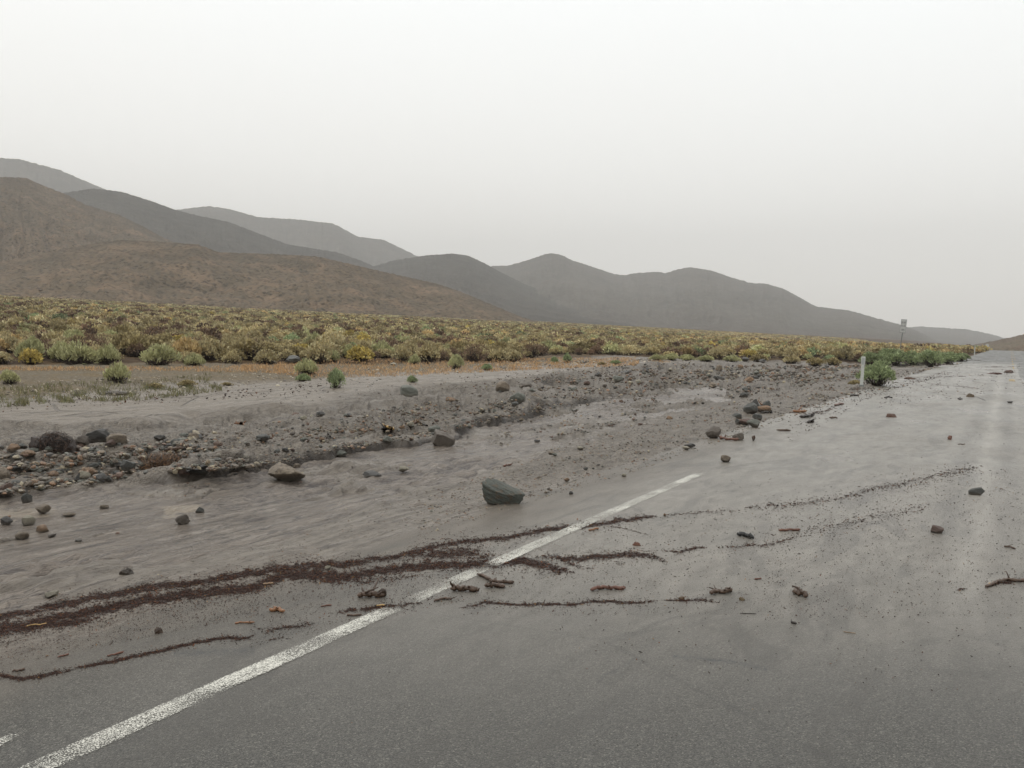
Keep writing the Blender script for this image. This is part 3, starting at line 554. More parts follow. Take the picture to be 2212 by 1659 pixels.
hill([(-420, 600), (-300, 592), (0, 566), (120, 541), (200, 526), (257, 518), (330, 521), (429, 528), (472, 545), (600, 549), (686, 554), (815, 584), (949, 614), (1000, 632), (1060, 657), (1120, 682), (1170, 698), (1230, 722), (1260, 735)], 620, 400, MH['brown'], 200, 1.0)
hill([(-420, 450), (-300, 420), (-150, 392), (0, 382), (56, 384), (94, 401), (141, 419), (184, 442), (257, 464), (309, 489), (356, 515), (420, 540), (500, 575), (600, 640), (640, 690)], 1000, 560, MH['brown'], 300, 1.2)
hill([(-40, 470), (60, 432), (141, 416), (202, 407), (262, 414), (326, 434), (378, 453), (429, 466), (493, 479), (558, 504), (622, 528), (729, 545), (772, 560), (806, 574), (858, 592), (950, 640), (1050, 700), (1080, 725)], 1600, 800, MH['dark'], 400, .8)
hill([(-520, 380), (-300, 335), (-60, 338), (0, 341), (43, 344), (129, 367), (172, 386), (223, 407), (320, 452), (400, 520)], 3000, 1700, MH['far'], 500, .8)
hill([(240, 520), (320, 478), (382, 453), (450, 445), (493, 451), (558, 469), (643, 474), (721, 483), (772, 511), (828, 518), (858, 532), (901, 553), (1000, 605), (1100, 690)], 3000, 1700, MH['far'], 600, .8)
hill([(640, 680), (740, 610), (808, 575), (853, 562), (917, 552), (977, 547.5), (1011, 552), (1046, 568), (1072, 583), (1132, 613), (1217, 645), (1303, 674), (1410, 697), (1520, 714), (1640, 724), (1720, 740)], 1750, 800, MH['dark'], 700, .7)
hill([(900, 660), (1000, 605), (1063, 574), (1097, 574), (1140, 562), (1183, 547), (1209, 549), (1235, 562), (1282, 577), (1320, 590), (1346, 595), (1372, 590), (1419, 587), (1440, 590), (1466, 581), (1492, 577), (1539, 585), (1582, 600), (1625, 612), (1651, 612), (1694, 624), (1762, 662), (1837, 671), (1864, 679), (1943, 701), (1975, 712), (2050, 748)], 2400, 1100, MH['far'], 800, .8)
hill([(1840, 730), (1943, 707), (1967, 707), (1986, 705), (2016, 707), (2087, 711), (2138, 721), (2169, 730), (2260, 745), (2400, 752)], 3500, 2000, MH['far'], 900, .5)
hill([(2030, 756), (2097, 746), (2148, 736), (2173, 731), (2212, 722), (2300, 705), (2450, 680), (2700, 650), (2950, 640)], 950, 430, MH['red'], 1000, .8)
# ================================================================== ROCKS
LIB = [rock_shape(4, np.random.default_rng(500 + i), npl=int(11 + i % 6), p=40 + 12 * (i % 4), rough=.03) for i in range(16)]
LIBM = {}
def rock_mesh(i, kind):
    k = (i % 16, kind)
    if k not in LIBM: LIBM[k] = mesh_np('rock_shape', LIB[i % 16][0], LIB[i % 16][1], None, True, ROCK[kind])
    return LIBM[k]
nrock = 0
def rock(x, y, wpx, hpx, kind, label, shape=None, name='rock', group=None, cat='rock', sink=.12, rotz=None, z0=None, depth=.8):
    """x, y = base centre in photo units; wpx, hpx = seen width and height"""
    global nrock
    P = at(x, y); s = pxm(P); W, Hh = wpx * s * 1.12, hpx * s * 1.12
    i = nrock if shape is None else shape; nrock += 1
    ang = math.atan2(P[1], P[0]) - math.pi / 2
    me = rock_mesh(i, kind); vv = LIB[i % 16][0]
    if rotz is None: rotz = (nrock * 1.7) % 6.28
    rz = np.array([[math.cos(rotz), -math.sin(rotz)], [math.sin(rotz), math.cos(rotz)]])
    ex = max(np.ptp((vv[:, :2] @ rz.T)[:, 0]), 1e-3); ez = np.ptp(vv[:, 2])
    sw = W / ex; sz = Hh * (1 + sink) / ez
    ca, sa = math.cos(ang), math.sin(ang)
    o = link(name, me); dist = math.hypot(P[0], P[1]); back = W * depth * .5
    c = P + np.array([P[0], P[1], 0]) / dist * back * .6
    zg = H(c[0:1], c[1:2])[0] if z0 is None else z0
    if ev(S2, c[1]) - .2 < c[0] < ev(S1, c[1]) + .3 and c[1] < 50: zg = max(zg, -.065)
    Mt = Matrix.Translation((c[0], c[1], zg - vv[:, 2].min() * sz - sink * Hh)) @ Matrix.Rotation(ang, 4, 'Z') @ Matrix.Diagonal((sw, sw * depth, sz, 1)) @ Matrix.Rotation(rotz, 4, 'Z')
    # keep a clean loc/rot/scale: the z rotation is folded in when depth == 1
    o.matrix_world = Mt
    return tag(o, label, cat, group)
RK = [
 ('A', 850, 665, 190, 125, 'dark', 'large dark grey rock right of the tangled root ball', 0), ('A', 715, 672, 110, 88, 'brown', 'brown rock wedged between the root ball and the dark rock', 1),
 ('A', 1010, 600, 165, 85, 'tan', 'pale tan boulder behind the large dark grey rock', 2), ('A', 235, 672, 120, 48, 'orange', 'orange tan stone just below the root ball', 3),
 ('A', 455, 655, 85, 62, 'pale', 'pale cream stone directly in front of the root ball', 4), ('A', 195, 636, 90, 50, 'slate', 'grey stone left of the root ball foot', 5),
 ('A', 115, 757, 105, 58, 'orange', 'rusty orange stone on wet mud near the left edge', 6), ('A', 115, 692, 65, 35, 'dark', 'small dark stone above the rusty orange stone', 7),
 ('A', 135, 835, 105, 58, 'dark', 'dark rounded stone near the left edge of the gravel bar', 8), ('A', 30, 905, 110, 92, 'tan', 'tan stone cut by the left edge of the photo', 9),
 ('A', 255, 822, 110, 52, 'tan', 'tilted tan slab on the mud beside the dark rounded stone', 10), ('A', 545, 792, 75, 52, 'tan', 'small tan stone with dark side on wet mud', 11),
 ('A', 490, 826, 110, 36, 'slate', 'flat grey stone on the wet mud of the gravel bar', 12), ('A', 770, 882, 125, 82, 'orange', 'orange brown rock on the front lip of the gravel bar', 13),
 ('A', 735, 952, 82, 68, 'pale', 'cream rock at the foot of the bank below the orange brown rock', 14), ('A', 1110, 862, 132, 112, 'slate', 'blocky slate grey rock on the front lip of the bar', 15),
 ('A', 1235, 806, 82, 60, 'green', 'pale green pyramid shaped rock beside the slate grey rock', 3), ('A', 870, 912, 95, 62, 'dark', 'black rock between the cream rock and the slate grey rock', 4),
 ('A', 960, 732, 92, 60, 'red', 'dark purple brown rock left of the orange root mat', 5), ('A', 1055, 652, 110, 42, 'orange', 'orange stone in the rubble behind the purple brown rock', 6),
 ('A', 1000, 782, 92, 80, 'green', 'grey green rock in the middle of the rubble pile', 7), ('A', 240, 1032, 82, 84, 'slate', 'upright slate rock at the foot of the bank on the left', 8),
 ('A', 1710, 874, 205, 78, 'dark', 'flat black slab jutting over the stream bank', 9), ('A', 1690, 530, 130, 35, 'dark', 'low black stone on the far mud', 10),
 ('A', 1390, 580, 90, 36, 'dark', 'flat dark stone behind the orange root mat', 11), ('A', 1530, 622, 105, 46, 'slate', 'slate stone at the top of the rubble', 12),
 ('A', 1720, 672, 82, 50, 'slate', 'slate stone right of the orange root mat', 13), ('A', 52, 1112, 112, 102, 'red', 'rounded red brown rock at the left edge beside the stream', 14),
 ('A', 370, 1312, 122, 70, 'tan', 'tan stone in the cluster at the near stream edge', 15), ('A', 240, 1412, 112, 72, 'pale', 'pale stone in the middle of the near stream cluster', 1),
 ('A', 368, 1406, 102, 56, 'orange', 'orange tan stone right of the pale one at the near stream edge', 2), ('A', 200, 1502, 112, 60, 'tan', 'lowest tan stone of the near stream cluster', 3),
 ('A', 55, 1352, 95, 62, 'dark', 'dark stone at the left end of the near stream cluster', 4), ('A', 600, 1326, 100, 32, 'tan', 'flat tan stone in the stream right of the cluster', 5),
 ('A', 1580, 1372, 112, 82, 'brown', 'mud coated lump standing in the stream', 6), ('A', 1730, 1262, 66, 52, 'slate', 'grey stone breaking the stream surface', 7),
 ('A', 905, 1256, 70, 34, 'tan', 'small brown stone in mid stream', 8), ('A', 450, 1450, 60, 26, 'brown', 'small mud stone below the near stream cluster', 9),
 ('B', 1305, 296, 150, 100, 'green', 'round grey green boulder alone on the upper mud', 2), ('B', 1360, 297, 62, 34, 'dark', 'small dark stone touching the round grey green boulder', 3),
 ('B', 1612, 541, 190, 125, 'brown', 'brown boulder at the bank edge in mid picture', 4), ('B', 1530, 500, 110, 70, 'green', 'greenish rock leaning on the brown boulder', 8), ('B', 250, 806, 320, 142, 'tan', 'large tan boulder half sunk at the stream bank', 5),
 ('B', 735, 742, 92, 46, 'green', 'grey green stone in the stream below the dark bank', 6), ('B', 1130, 597, 84, 52, 'green', 'pale green stone on the lip of the dark bank', 7),
 ('B', 50, 582, 112, 52, 'slate', 'grey stone at the left end of the middle rubble', 8), ('B', 1005, 892, 150, 42, 'dark', 'long black rock in the middle of the stream', 9),
 ('B', 1270, 882, 82, 46, 'pale', 'cream stone in the stream right of the long black rock', 10), ('B', 700, 575, 90, 30, 'slate', 'flat slate stone above the dark bank', 11),
 ('B', 2128, 212, 112, 84, 'tan', 'tan rock of the far boulder pair behind the bar', 12), ('B', 2055, 200, 62, 50, 'slate', 'small slate rock left of the far tan rock', 13), ('B', 1680, 222, 82, 40, 'orange', 'orange tan stone beside the driftwood scraps', 14),
 ('B', 1020, 500, 80, 45, 'slate', 'grey stone left of the pale driftwood', 15), ('B', 800, 525, 90, 36, 'green', 'mint grey flat stone above the bank', 0), ('B', 550, 460, 80, 40, 'dark', 'dark stone in the upper rubble line', 1),
 ('B', 410, 440, 60, 34, 'pale', 'pale stone at the left of the upper rubble line', 2), ('B', 260, 675, 60, 34, 'dark', 'black stone on the bar above the large tan boulder', 3), ('B', 180, 645, 50, 30, 'slate', 'small slate stone on the bar left of the black one', 4),
 ('C', 45, 492, 125, 95, 'green', 'slate green boulder beside the far tan rock', 13), ('C', 200, 452, 112, 70, 'tan', 'tan boulder with dark underside right of the slate green boulder', 14), ('C', 120, 376, 105, 42, 'brown', 'brown stone below the curved mud bank', 15),
 ('C', 560, 332, 92, 42, 'slate', 'slate rock in the line under the curved mud bank', 1), ('C', 650, 327, 112, 46, 'slate', 'second slate rock in the line under the curved mud bank', 2), ('C', 912, 317, 84, 50, 'green', 'grey green rock at the end of the slate line', 3),
 ('C', 990, 247, 105, 36, 'dark', 'dark rocks bunched below the far scrub', 4), ('C', 1160, 237, 66, 28, 'dark', 'small dark rock right of the dark bunch', 5), ('C', 1320, 212, 74, 30, 'dark', 'black rock near the far end of the mud bank', 6), ('C', 1385, 257, 74, 44, 'green', 'rounded grey green rock in the far wash', 7),
 ('C', 1735, 347, 64, 44, 'tan', 'tan rock next to the dark mound in the far wash', 8), ('C', 1782, 317, 95, 36, 'dark', 'low dark mound in the far wash', 9), ('C', 2045, 322, 84, 48, 'orange', 'bright orange rock in the far wash', 10), ('C', 2110, 300, 50, 26, 'dark', 'dark rock behind the bright orange rock', 12),
 ('C', 2035, 397, 72, 36, 'slate', 'dark slate rock near the road in the far wash', 11), ('C', 2005, 461, 66, 36, 'slate', 'smooth grey rock on the gravel above the rock heap', 12),
 ('C', 1740, 806, 122, 94, 'brown', 'brown grey wedge shaped rock standing at the asphalt edge', 13), ('C', 1955, 822, 95, 58, 'brown', 'rounded muddy rock at the end of the red root', 14), ('C', 2085, 826, 32, 42, 'red', 'small dark red stone on the road edge', 15),
 ('C', 1840, 1012, 86, 56, 'tan', 'tan stone on the asphalt at the end of the white line', 0),
 ('C', 1952, 637, 84, 42, 'slate', 'grey rock left in the upper pair by the asphalt edge', 1), ('C', 2118, 640, 84, 48, 'slate', 'grey rock right in the upper pair by the asphalt edge', 2), ('C', 2012, 687, 112, 48, 'red', 'red brown rock in the row by the asphalt edge', 3), ('C', 1958, 685, 56, 44, 'slate', 'small slate rock left of the red brown rock', 4), ('C', 2090, 712, 105, 66, 'green', 'grey green rock in front of the row by the asphalt edge', 5),
 ('C', 2060, 582, 116, 84, 'slate', 'largest slate rock of the heap with branches', 6), ('C', 2100, 562, 70, 90, 'dark', 'upright black rock in the heap with branches', 7), ('C', 2165, 577, 116, 52, 'orange', 'orange tan rock at the front of the heap with branches', 8), ('C', 2200, 548, 66, 62, 'slate', 'dark rock at the right of the heap with branches', 9),
 ('C', 590, 906, 56, 30, 'pale', 'pale green disc shaped pebble on the gravel shoulder', 10), ('C', 470, 1177, 52, 27, 'orange', 'orange pebble on the gravel near the dark boulder', 11), ('C', 970, 1137, 42, 24, 'pale', 'cream pebble beside the asphalt edge', 12), ('C', 345, 946, 64, 26, 'tan', 'tan pebble at the stream edge of the shoulder', 13), ('C', 1360, 612, 54, 32, 'orange', 'orange stone in the stony patch above the shoulder', 14),
 ('C', 1500, 906, 64, 28, 'pale', 'pale pebble on the shoulder near the wedge rock', 15), ('C', 1540, 888, 90, 34, 'dark', 'dark stones on the shoulder near the wedge rock', 0), ('C', 510, 1290, 36, 24, 'dark', 'small black pebble right of the green grey boulder', 1), ('C', 1110, 695, 40, 18, 'red', 'dark red pebble on the wet gravel', 2), ('C', 215, 900, 50, 22, 'dark', 'flat dark pebble at the stream edge', 3),
 ('D', 1802, 1567, 118, 58, 'slate', 'dark flat topped rock lying on the right side of the road', 9), ('D', 2092, 772, 44, 17, 'dark', 'small black stone far along the road', 3),
 ('H', 1455, 268, 98, 54, 'red', 'dark red brown rock on the right of the road', 6), ('F', 620, 452, 54, 31, 'pale', 'pale stone in the band of dark plant litter', 5), ('C', 1320, 1478, 24, 22, 'orange', 'small yellow stone on the road beside the litter line', 7),
]
for r in RK:
    k, x, y, wz, hz, kind, lab, sh = r; X0, Y0 = zc(k, x, y)
    rock(X0, Y0, wz * .25, hz * .25, kind, lab, sh, group='rocks washed out by the flood')
# the big green-grey boulder near the middle of the picture
P = at(1087, 1090); sM = pxm(P); g = np.random.default_rng(7)
HV = np.array([(600, 0, 505), (600, 60, 545), (740, 250, 600), (850, -120, 350), (860, -110, 300), (1050, -150, 285), (1300, -150, 245), (1590, -50, 270), (1000, 300, 540), (1250, 310, 400), (1540, 250, 300), (1645, 50, 225), (1610, -40, 140), (1500, 0, 95), (640, -10, 170), (740, -20, 0), (900, -70, 0), (1200, -80, 0), (1480, -30, 0), (800, 280, 0), (1450, 280, 0), (720, 200, 300)], float)
import bmesh
bm_ = bmesh.new(); [bm_.verts.new(v) for v in HV]; bmesh.ops.convex_hull(bm_, input=bm_.verts); cen = HV.mean(0) - [0, 0, 30]
pls = []
for f_ in bm_.faces: f_.normal_update(); nn = np.array(f_.normal); dd0 = (np.array(f_.verts[0].co) - cen) @ nn; pls.append((nn * (1 if dd0 > 0 else -1), abs(dd0)))
bm_.free(); bv, bf = ICO[5]; Nn = np.array([p_[0] for p_ in pls]); dn_ = np.array([p_[1] for p_ in pls])
rr_ = np.min(np.where(bv @ Nn.T > 1e-3, dn_ / np.maximum(bv @ Nn.T, 1e-3), 1e9), 1); bv = bv * rr_[:, None]
nzb = fbm(bv[:, 0] / 130 + bv[:, 2] / 70, bv[:, 1] / 130 - bv[:, 2] / 90, 5, 5, .6); lay = pn((bv[:, 2] + .45 * bv[:, 0]) / 42, bv[:, 0] / 500 + bv[:, 1] / 300, 8)
bv = bv * (1 + .055 * nzb + .012 * lay)[:, None]
ang = math.atan2(P[1], P[0]) - math.pi / 2
bv[:, 2] -= bv[:, 2].min(); ex = np.ptp(bv[:, 0]); ez = bv[:, 2].max()
bv = bv * np.array([95 * sM / ex, 95 * sM / ex, 55 * sM / ez]); bv[:, 0] -= (bv[:, 0].max() + bv[:, 0].min()) / 2
ca, sa = math.cos(ang), math.sin(ang); hb = bv.copy(); hb[:, 0] = bv[:, 0] * ca - bv[:, 1] * sa; hb[:, 1] = bv[:, 0] * sa + bv[:, 1] * ca
hb /= .2
o = link('boulder', mesh_np('boulder', hb, bf, None, True, ROCK['hero']), loc=(P[0] + ca * 0 - sa * .08, P[1] + ca * .08 + 0, H(P[0:1], P[1:2])[0] - .012)); o.scale = (.2, .2, .2)
tag(o, 'large green grey boulder with slanted top beside the asphalt edge', 'boulder')
# cobbles scattered on bar and in the wash: 190 single stones
def short0(l):
    for sep in (' alone', ' standing', ' behind', ' left', ' right', ' at ', ' near', ' in ', ' cut', ' beside', ' on ', ' below', ' above', ' just', ' with ', ' between', ' touching', ' leaning', ' half', ' breaking', ' jutting', ' directly', ' next', ' lying', ' from '):
        j = l.find(sep)
        if j > 6: l = l[:j]
    return l
RKL = [(short0(r[6]),) + tuple(zc(r[0], r[1], r[2])) for r in RK if r[3] >= 60 and not ('asphalt' in r[6] or 'road' in r[6])]
g = np.random.default_rng(77); KL = ['slate', 'green', 'tan', 'orange', 'pale', 'dark', 'brown', 'red']
KN = {'slate': 'slate grey', 'green': 'grey green', 'tan': 'tan', 'orange': 'orange brown', 'pale': 'pale cream', 'dark': 'black', 'brown': 'muddy brown', 'red': 'red brown'}
def bandpt(x, f, top, bot): # f 0..1 between two photo curves
    return top(x) * (1 - f) + bot(x) * f
cv = lambda pts: (lambda x: np.interp(x, [p[0] for p in pts], [p[1] for p in pts]))
ySlow = cv([(0, 1065), (200, 1040), (330, 1015), (600, 1005), (700, 975), (900, 945), (1000, 925), (1100, 895), (1300, 855), (1500, 815), (1700, 800), (1850, 800)])
yTF = cv([(0, 960), (150, 955), (350, 945), (450, 925), (600, 905), (720, 895), (850, 875), (950, 858), (1150, 838), (1270, 815), (1450, 797), (1600, 788), (1850, 788)])
ySh = cv([(700, 1110), (1000, 1040), (1130, 990), (1300, 935), (1500, 885), (1700, 845), (1850, 820)])
yAs = cv([(700, 1230), (1100, 1100), (1250, 1055), (1400, 1010), (1560, 955), (1700, 905), (1850, 855)])
zones = [('gravel bar at the left', 0, 460, ySlow, yTF, 60, 9, 26), ('gravel bar in mid picture', 460, 1050, ySlow, yTF, 45, 8, 18), ('stony wash beyond the bar', 1050, 1560, ySlow, yTF, 45, 6, 15), ('far wash near the marker post', 1560, 1850, ySlow, yTF, 25, 5, 12), ('gravel shoulder of the road', 1050, 1700, yAs, ySh, 15, 5, 10)]
for zn, x0, x1, ylo, yhi, n, w0, w1 in zones:
    for i in range(n):
        x = g.uniform(x0, x1); f = g.beta(1.2, 2.2); y = yhi(x) * f + ylo(x) * (1 - f) - 1; kd = KL[g.choice(8, p=[.2, .18, .18, .1, .08, .12, .09, .05])]
        wq = w0 + (w1 - w0) * g.random() ** 2.2
        sn, sx_, sy_ = min(RKL, key=lambda t: (t[1] - x) ** 2 + 4 * (t[2] - y) ** 2); dx_, dy_ = x - sx_, y - sy_
        rel = ('right of' if dx_ > 0 else 'left of') if abs(dx_) > 2 * abs(dy_) else ('behind' if dy_ < 0 else 'in front of')
        dist_ = 'close ' if math.hypot(dx_, dy_) < 22 else ''
        rock(x, y, wq, wq * g.uniform(.35, .7), kd, ' '.join(('%s %s cobble %s%s the %s' % ('bigger' if wq > w0 + (w1 - w0) * .3 else 'small', KN[kd], dist_, rel, sn)).split()[:16]), int(g.integers(16)), name='cobble', group='cobbles on the ' + zn, cat='stone', sink=.25)
# ---- the rest of the gravel: one mesh
SC8 = np.array([(.05, .055, .052), (.085, .092, .078), (.155, .12, .08), (.19, .11, .065), (.27, .235, .165), (.028, .028, .027), (.10, .08, .062), (.085, .048, .034), (.13, .12, .10), (.11, .093, .075), (.10, .085, .068), (.075, .062, .05)])
def stones(name, xs, ys, size, g, zadd=0, flat=(.45, .8), pc=None, cols=SC8, sub=1, mat=MSTONE, P=None):
    P = atv(xs, ys) if P is None else P; n = len(P)
    lib = [rock_shape(sub, np.random.default_rng(900 + i), npl=7, p=60, rough=.05)[0] for i in range(16)]; F0 = ICO[sub][1]; nv = len(lib[0])
    L = np.array(lib)[g.integers(16, size=n)]
    S = size[:, None] * np.stack([g.uniform(.7, 1.3, n), g.uniform(.6, 1.1, n), g.uniform(*flat, n)], 1) * .5
    L = L * S[:, None]; a = g.uniform(0, 6.28, n); c, s = np.cos(a)[:, None], np.sin(a)[:, None]; tl = g.normal(0, .3, (n, 1))
    x = L[..., 0]; y = L[..., 1]; z = L[..., 2]; y, z = y * np.cos(tl) - z * np.sin(tl), y * np.sin(tl) + z * np.cos(tl)
    Vv = np.stack([x * c - y * s + P[:, 0:1], x * s + y * c + P[:, 1:2], z + P[:, 2:3] + size[:, None] * g.uniform(-.24, .08, (n, 1)) + zadd], -1)
    C = cols[g.choice(len(cols), size=n, p=pc)] * g.uniform(.75, 1.25, (n, 1)); C = C * .95 + np.array([.13, .11, .088]) * .3; C = np.repeat(C, nv, 0)
    F = (F0[None] + (np.arange(n) * nv)[:, None, None]).reshape(-1, 3)
    return tag(link(name, mesh_np(name, Vv.reshape(-1, 3), F, {'col': C}, False, mat)), kind='stuff')
g = np.random.default_rng(5); xs, ys, sz = [], [], []
def zone(n, x0, x1, ylo, yhi, a, b, px0, px1, pw=2.5):
    x = g.uniform(x0, x1, n); f = g.beta(a, b, n); y = yhi(x) * f + ylo(x) * (1 - f)
    cl = pn(x / 45, y / 11, 5) + .8 * pn(x / 13, y / 4, 6); k = cl > g.uniform(-.55, .75, n); x, y, n = x[k], y[k], k.sum()
    xs.append(x); ys.append(y); sz.append(px0 + (px1 - px0) * g.random(n) ** pw)
zone(12000, -150, 480, ySlow, yTF, 1.0, 1.6, 1.5, 17, 3.6); zone(11000, 480, 1100, ySlow, yTF, .9, 1.5, 1.5, 7.5, 3); zone(11000, 1050, 1860, ySlow, yTF, 1, 1.0, 1.5, 7)
zone(6500, -100, 560, lambda x: ySlow(x) + 4, lambda x: ySlow(x) - 16, 1, 1, 3, 14); zone(3500, 480, 1120, lambda x: ySlow(x) + 3, lambda x: ySlow(x) - 12, 1, 1, 2, 9)
zone(17000, 900, 1860, yAs, ySh, 1, 1, 1.2, 5, 3); zone(5000, 300, 1150, lambda x: ySlow(x) + 110 - .03 * x, lambda x: ySlow(x) + 30, 1, 1, 1, 4, 3); zone(2500, 300, 1000, lambda x: np.interp(x, [300, 1000], [1290, 1110]), lambda x: np.interp(x, [300, 1000], [1210, 1035]), 1, 1, 1, 3.5)
zone(12000, 1080, 1860, cv([(1080, 990), (1300, 925), (1500, 875), (1700, 838), (1850, 815)]), lambda x: ySlow(x) + 2, 1, 1, 1.3, 7, 2.6); zone(3500, 1350, 1870, cv([(1350, 830), (1870, 812)]), cv([(1350, 792), (1870, 786)]), 1, 1, 2, 9, 2.5)
zone(900, -100, 260, lambda x: 1195 + 0 * x, lambda x: 1105 + 0 * x, 1, 1, 3, 12)
zone(1500, 1700, 2080, cv([(1700, 880), (1850, 838), (2000, 800), (2080, 785)]), cv([(1700, 790), (2080, 783)]), 1, 1, 1.5, 5)
zone(2500, 1150, 1500, yTF, lambda x: yTF(x) - 28, 1, 1, 1.5, 5); zone(500, 950, 1350, yTF, lambda x: yTF(x) - 40, 1, 1, 1.5, 5)
xs = np.concatenate(xs); ys = np.concatenate(ys); sz = np.concatenate(sz)
Pq = atv(xs, ys); depth = (Pq - CAMP) @ FW
stones('gravel', xs, ys, np.clip(sz * depth / FPX * 1.15, .006, .30), g, P=Pq)['label'] = 'loose gravel and cobbles of the flood bar'
n = 1900; x = g.uniform(-50, 1450, n); y = cv([(0, 870), (300, 850), (620, 835), (1100, 800), (1450, 780)])(x) - g.random(n) * 45 * (1 - x / 1800); Pq = atv(x, y); dep = (Pq - CAMP) @ FW
stones('pale_pebbles', x, y, np.clip((2.2 + 6.0 * g.random(n) ** 3) * dep / FPX, .01, .3), g, cols=np.array([(.40, .36, .28), (.28, .24, .18), (.16, .14, .11), (.11, .10, .09)]), P=Pq)['label'] = 'pale pebbles on the dry ground before the scrub'
# ================================================================== PLANT LITTER (dark bark bits in drift lines)
g = np.random.default_rng(31)
def chips(name, x, y, spx, cols, pc, label, mn=.003, mx_=.06):
    Pc = atv(x, y); n = len(Pc); dep = (Pc - CAMP) @ FW; s = np.clip(spx * dep / FPX, mn, mx_)
    base, F0 = ICO[0]; L = np.repeat(base[None], n, 0) * (1 + .25 * g.standard_normal((n, 12, 1)))
    S = s[:, None] * np.stack([g.uniform(.6, 1.7, n) * np.where(g.random(n) < .06, 2.2, 1), g.uniform(.4, .8, n), g.uniform(.2, .5, n)], 1) * .5; L = L * S[:, None]
    a = g.uniform(0, 6.28, n)[:, None]; tl = g.normal(0, .35, (n, 1)); xx, yy, zz = L[..., 0], L[..., 1], L[..., 2]; xx, zz = xx * np.cos(tl) - zz * np.sin(tl), xx * np.sin(tl) + zz * np.cos(tl)
    Vv = np.stack([xx * np.cos(a) - yy * np.sin(a) + Pc[:, 0:1], xx * np.sin(a) + yy * np.cos(a) + Pc[:, 1:2], zz + Pc[:, 2:3] + S[:, 2:3] * .6 + .002], -1)
    C = np.repeat(np.array(cols)[g.choice(len(cols), size=n, p=pc)] * g.uniform(.6, 1.4, (n, 1)), 12, 0)
    F = (F0[None] + (np.arange(n) * 12)[:, None, None]).reshape(-1, 3)
    return tag(link(name, mesh_np(name, Vv.reshape(-1, 3), F, {'col': C}, False, MCHIP)), label, kind='stuff')
LC = [(.030, .014, .010), (.055, .024, .015), (.014, .008, .006), (.15, .055, .022), (.26, .15, .06)]; LP = [.42, .29, .2, .075, .015]
X1, Y1, Z1 = [], [], []
for pts, hw, dn in BANDS:
    P_ = np.array(pts); seg = np.hypot(*np.diff(P_, axis=0).T); Ltot = seg.sum(); n = int(Ltot * hw * 5.2 * dn); cum = np.concatenate([[0], np.cumsum(seg)])
    t = g.uniform(0, Ltot, n); x = np.interp(t, cum, P_[:, 0]); y = np.interp(t, cum, P_[:, 1])
    w = hw * .45 * pn(x / 23, x * 0 + hw, 77); tp = np.clip(np.minimum(t, Ltot - t) / 40, .12, 1) ** .7 * (1 + .45 * pn(t / 14, t * 0 + hw, 78)); y = y + w + g.normal(0, 1, n) * hw * tp * np.where(g.random(n) < .3, 1.5, .55); x = x + g.normal(0, 2, n); k = (pn(x / 7, y / 2.4, 3) + .8 * pn(x / 24, y / 4, 4) > g.uniform(-.5, .55, n)) & (g.random(n) < tp + .1)
    X1.append(x[k]); Y1.append(y[k]); Z1.append(np.clip(1.0 + 2.2 * g.random(k.sum()) ** 3, 0, 1 + hw * .4))
chips('plant_litter', np.concatenate(X1), np.concatenate(Y1), np.concatenate(Z1) * 1.05, LC, LP, 'dark drift lines of washed up bark and plant litter')
# single crumbs scattered over the road
xs, ys, ss = [], [], []
def crumbs(n, poly, a, b, pw=3):
    x0, x1, f0, f1 = poly; x = g.uniform(x0, x1, n); u = g.random(n); y = f0(x) * u + f1(x) * (1 - u); xs.append(x); ys.append(y); ss.append(a + (b - a) * g.random(n) ** pw)
crumbs(5200, (0, 560, cv([(0, 1320), (560, 1240)]), cv([(0, 1440), (560, 1330)])), 1.0, 3.2); crumbs(3000, (540, 1000, cv([(540, 1250), (1000, 1240)]), cv([(540, 1400), (1000, 1300)])), .9, 3.2)
crumbs(4200, (1000, 1700, cv([(1000, 1160), (1250, 1130), (1700, 1090)]), cv([(1000, 1330), (1700, 1330)])), .9, 3.2); crumbs(5200, (1650, 2212, cv([(1650, 1100), (2100, 1020), (2212, 1010)]), cv([(1650, 1340), (2212, 1330)])), .9, 3.2)
crumbs(420, (1200, 2212, cv([(1200, 1320), (2212, 1320)]), cv([(1200, 1440), (2212, 1520)])), 1, 4.5, 2.5); crumbs(260, (600, 2212, lambda x: 1400 + 0 * x, lambda x: 1659 + 0 * x), .9, 3)
crumbs(500, (1500, 2212, cv([(1500, 1060), (2212, 840)]), cv([(1500, 1130), (2212, 1100)])), .8, 2.5); crumbs(700, (1900, 2212, cv([(1900, 850), (2140, 765), (2212, 765)]), cv([(1900, 880), (2212, 850)])), .8, 3.5, 2)
crumbs(900, (1700, 2050, cv([(1700, 880), (2050, 800)]), cv([(1700, 960), (1900, 850), (2050, 810)])), .9, 4, 2); crumbs(700, (600, 1550, cv([(600, 835), (1100, 805), (1550, 790)]), cv([(600, 880), (1100, 830), (1550, 800)])), 1, 4.5, 2.5)
crumbs(600, (0, 700, cv([(0, 860), (400, 850), (700, 830)]), cv([(0, 890), (400, 868), (700, 850)])), 1.5, 6, 2.5); crumbs(900, (0, 1500, cv([(0, 1060), (700, 985), (1500, 820)]), cv([(0, 960), (700, 900), (1500, 800)])), 1.5, 5, 2)
crumbs(700, (0, 1100, cv([(0, 1300), (600, 1150), (1100, 1100)]), cv([(0, 1180), (600, 1060), (1100, 1000)])), 1, 3.5)
chips('bark_crumbs', np.concatenate(xs), np.concatenate(ys), np.concatenate(ss), LC, LP, 'single bark crumbs and pebbles strewn over the road')
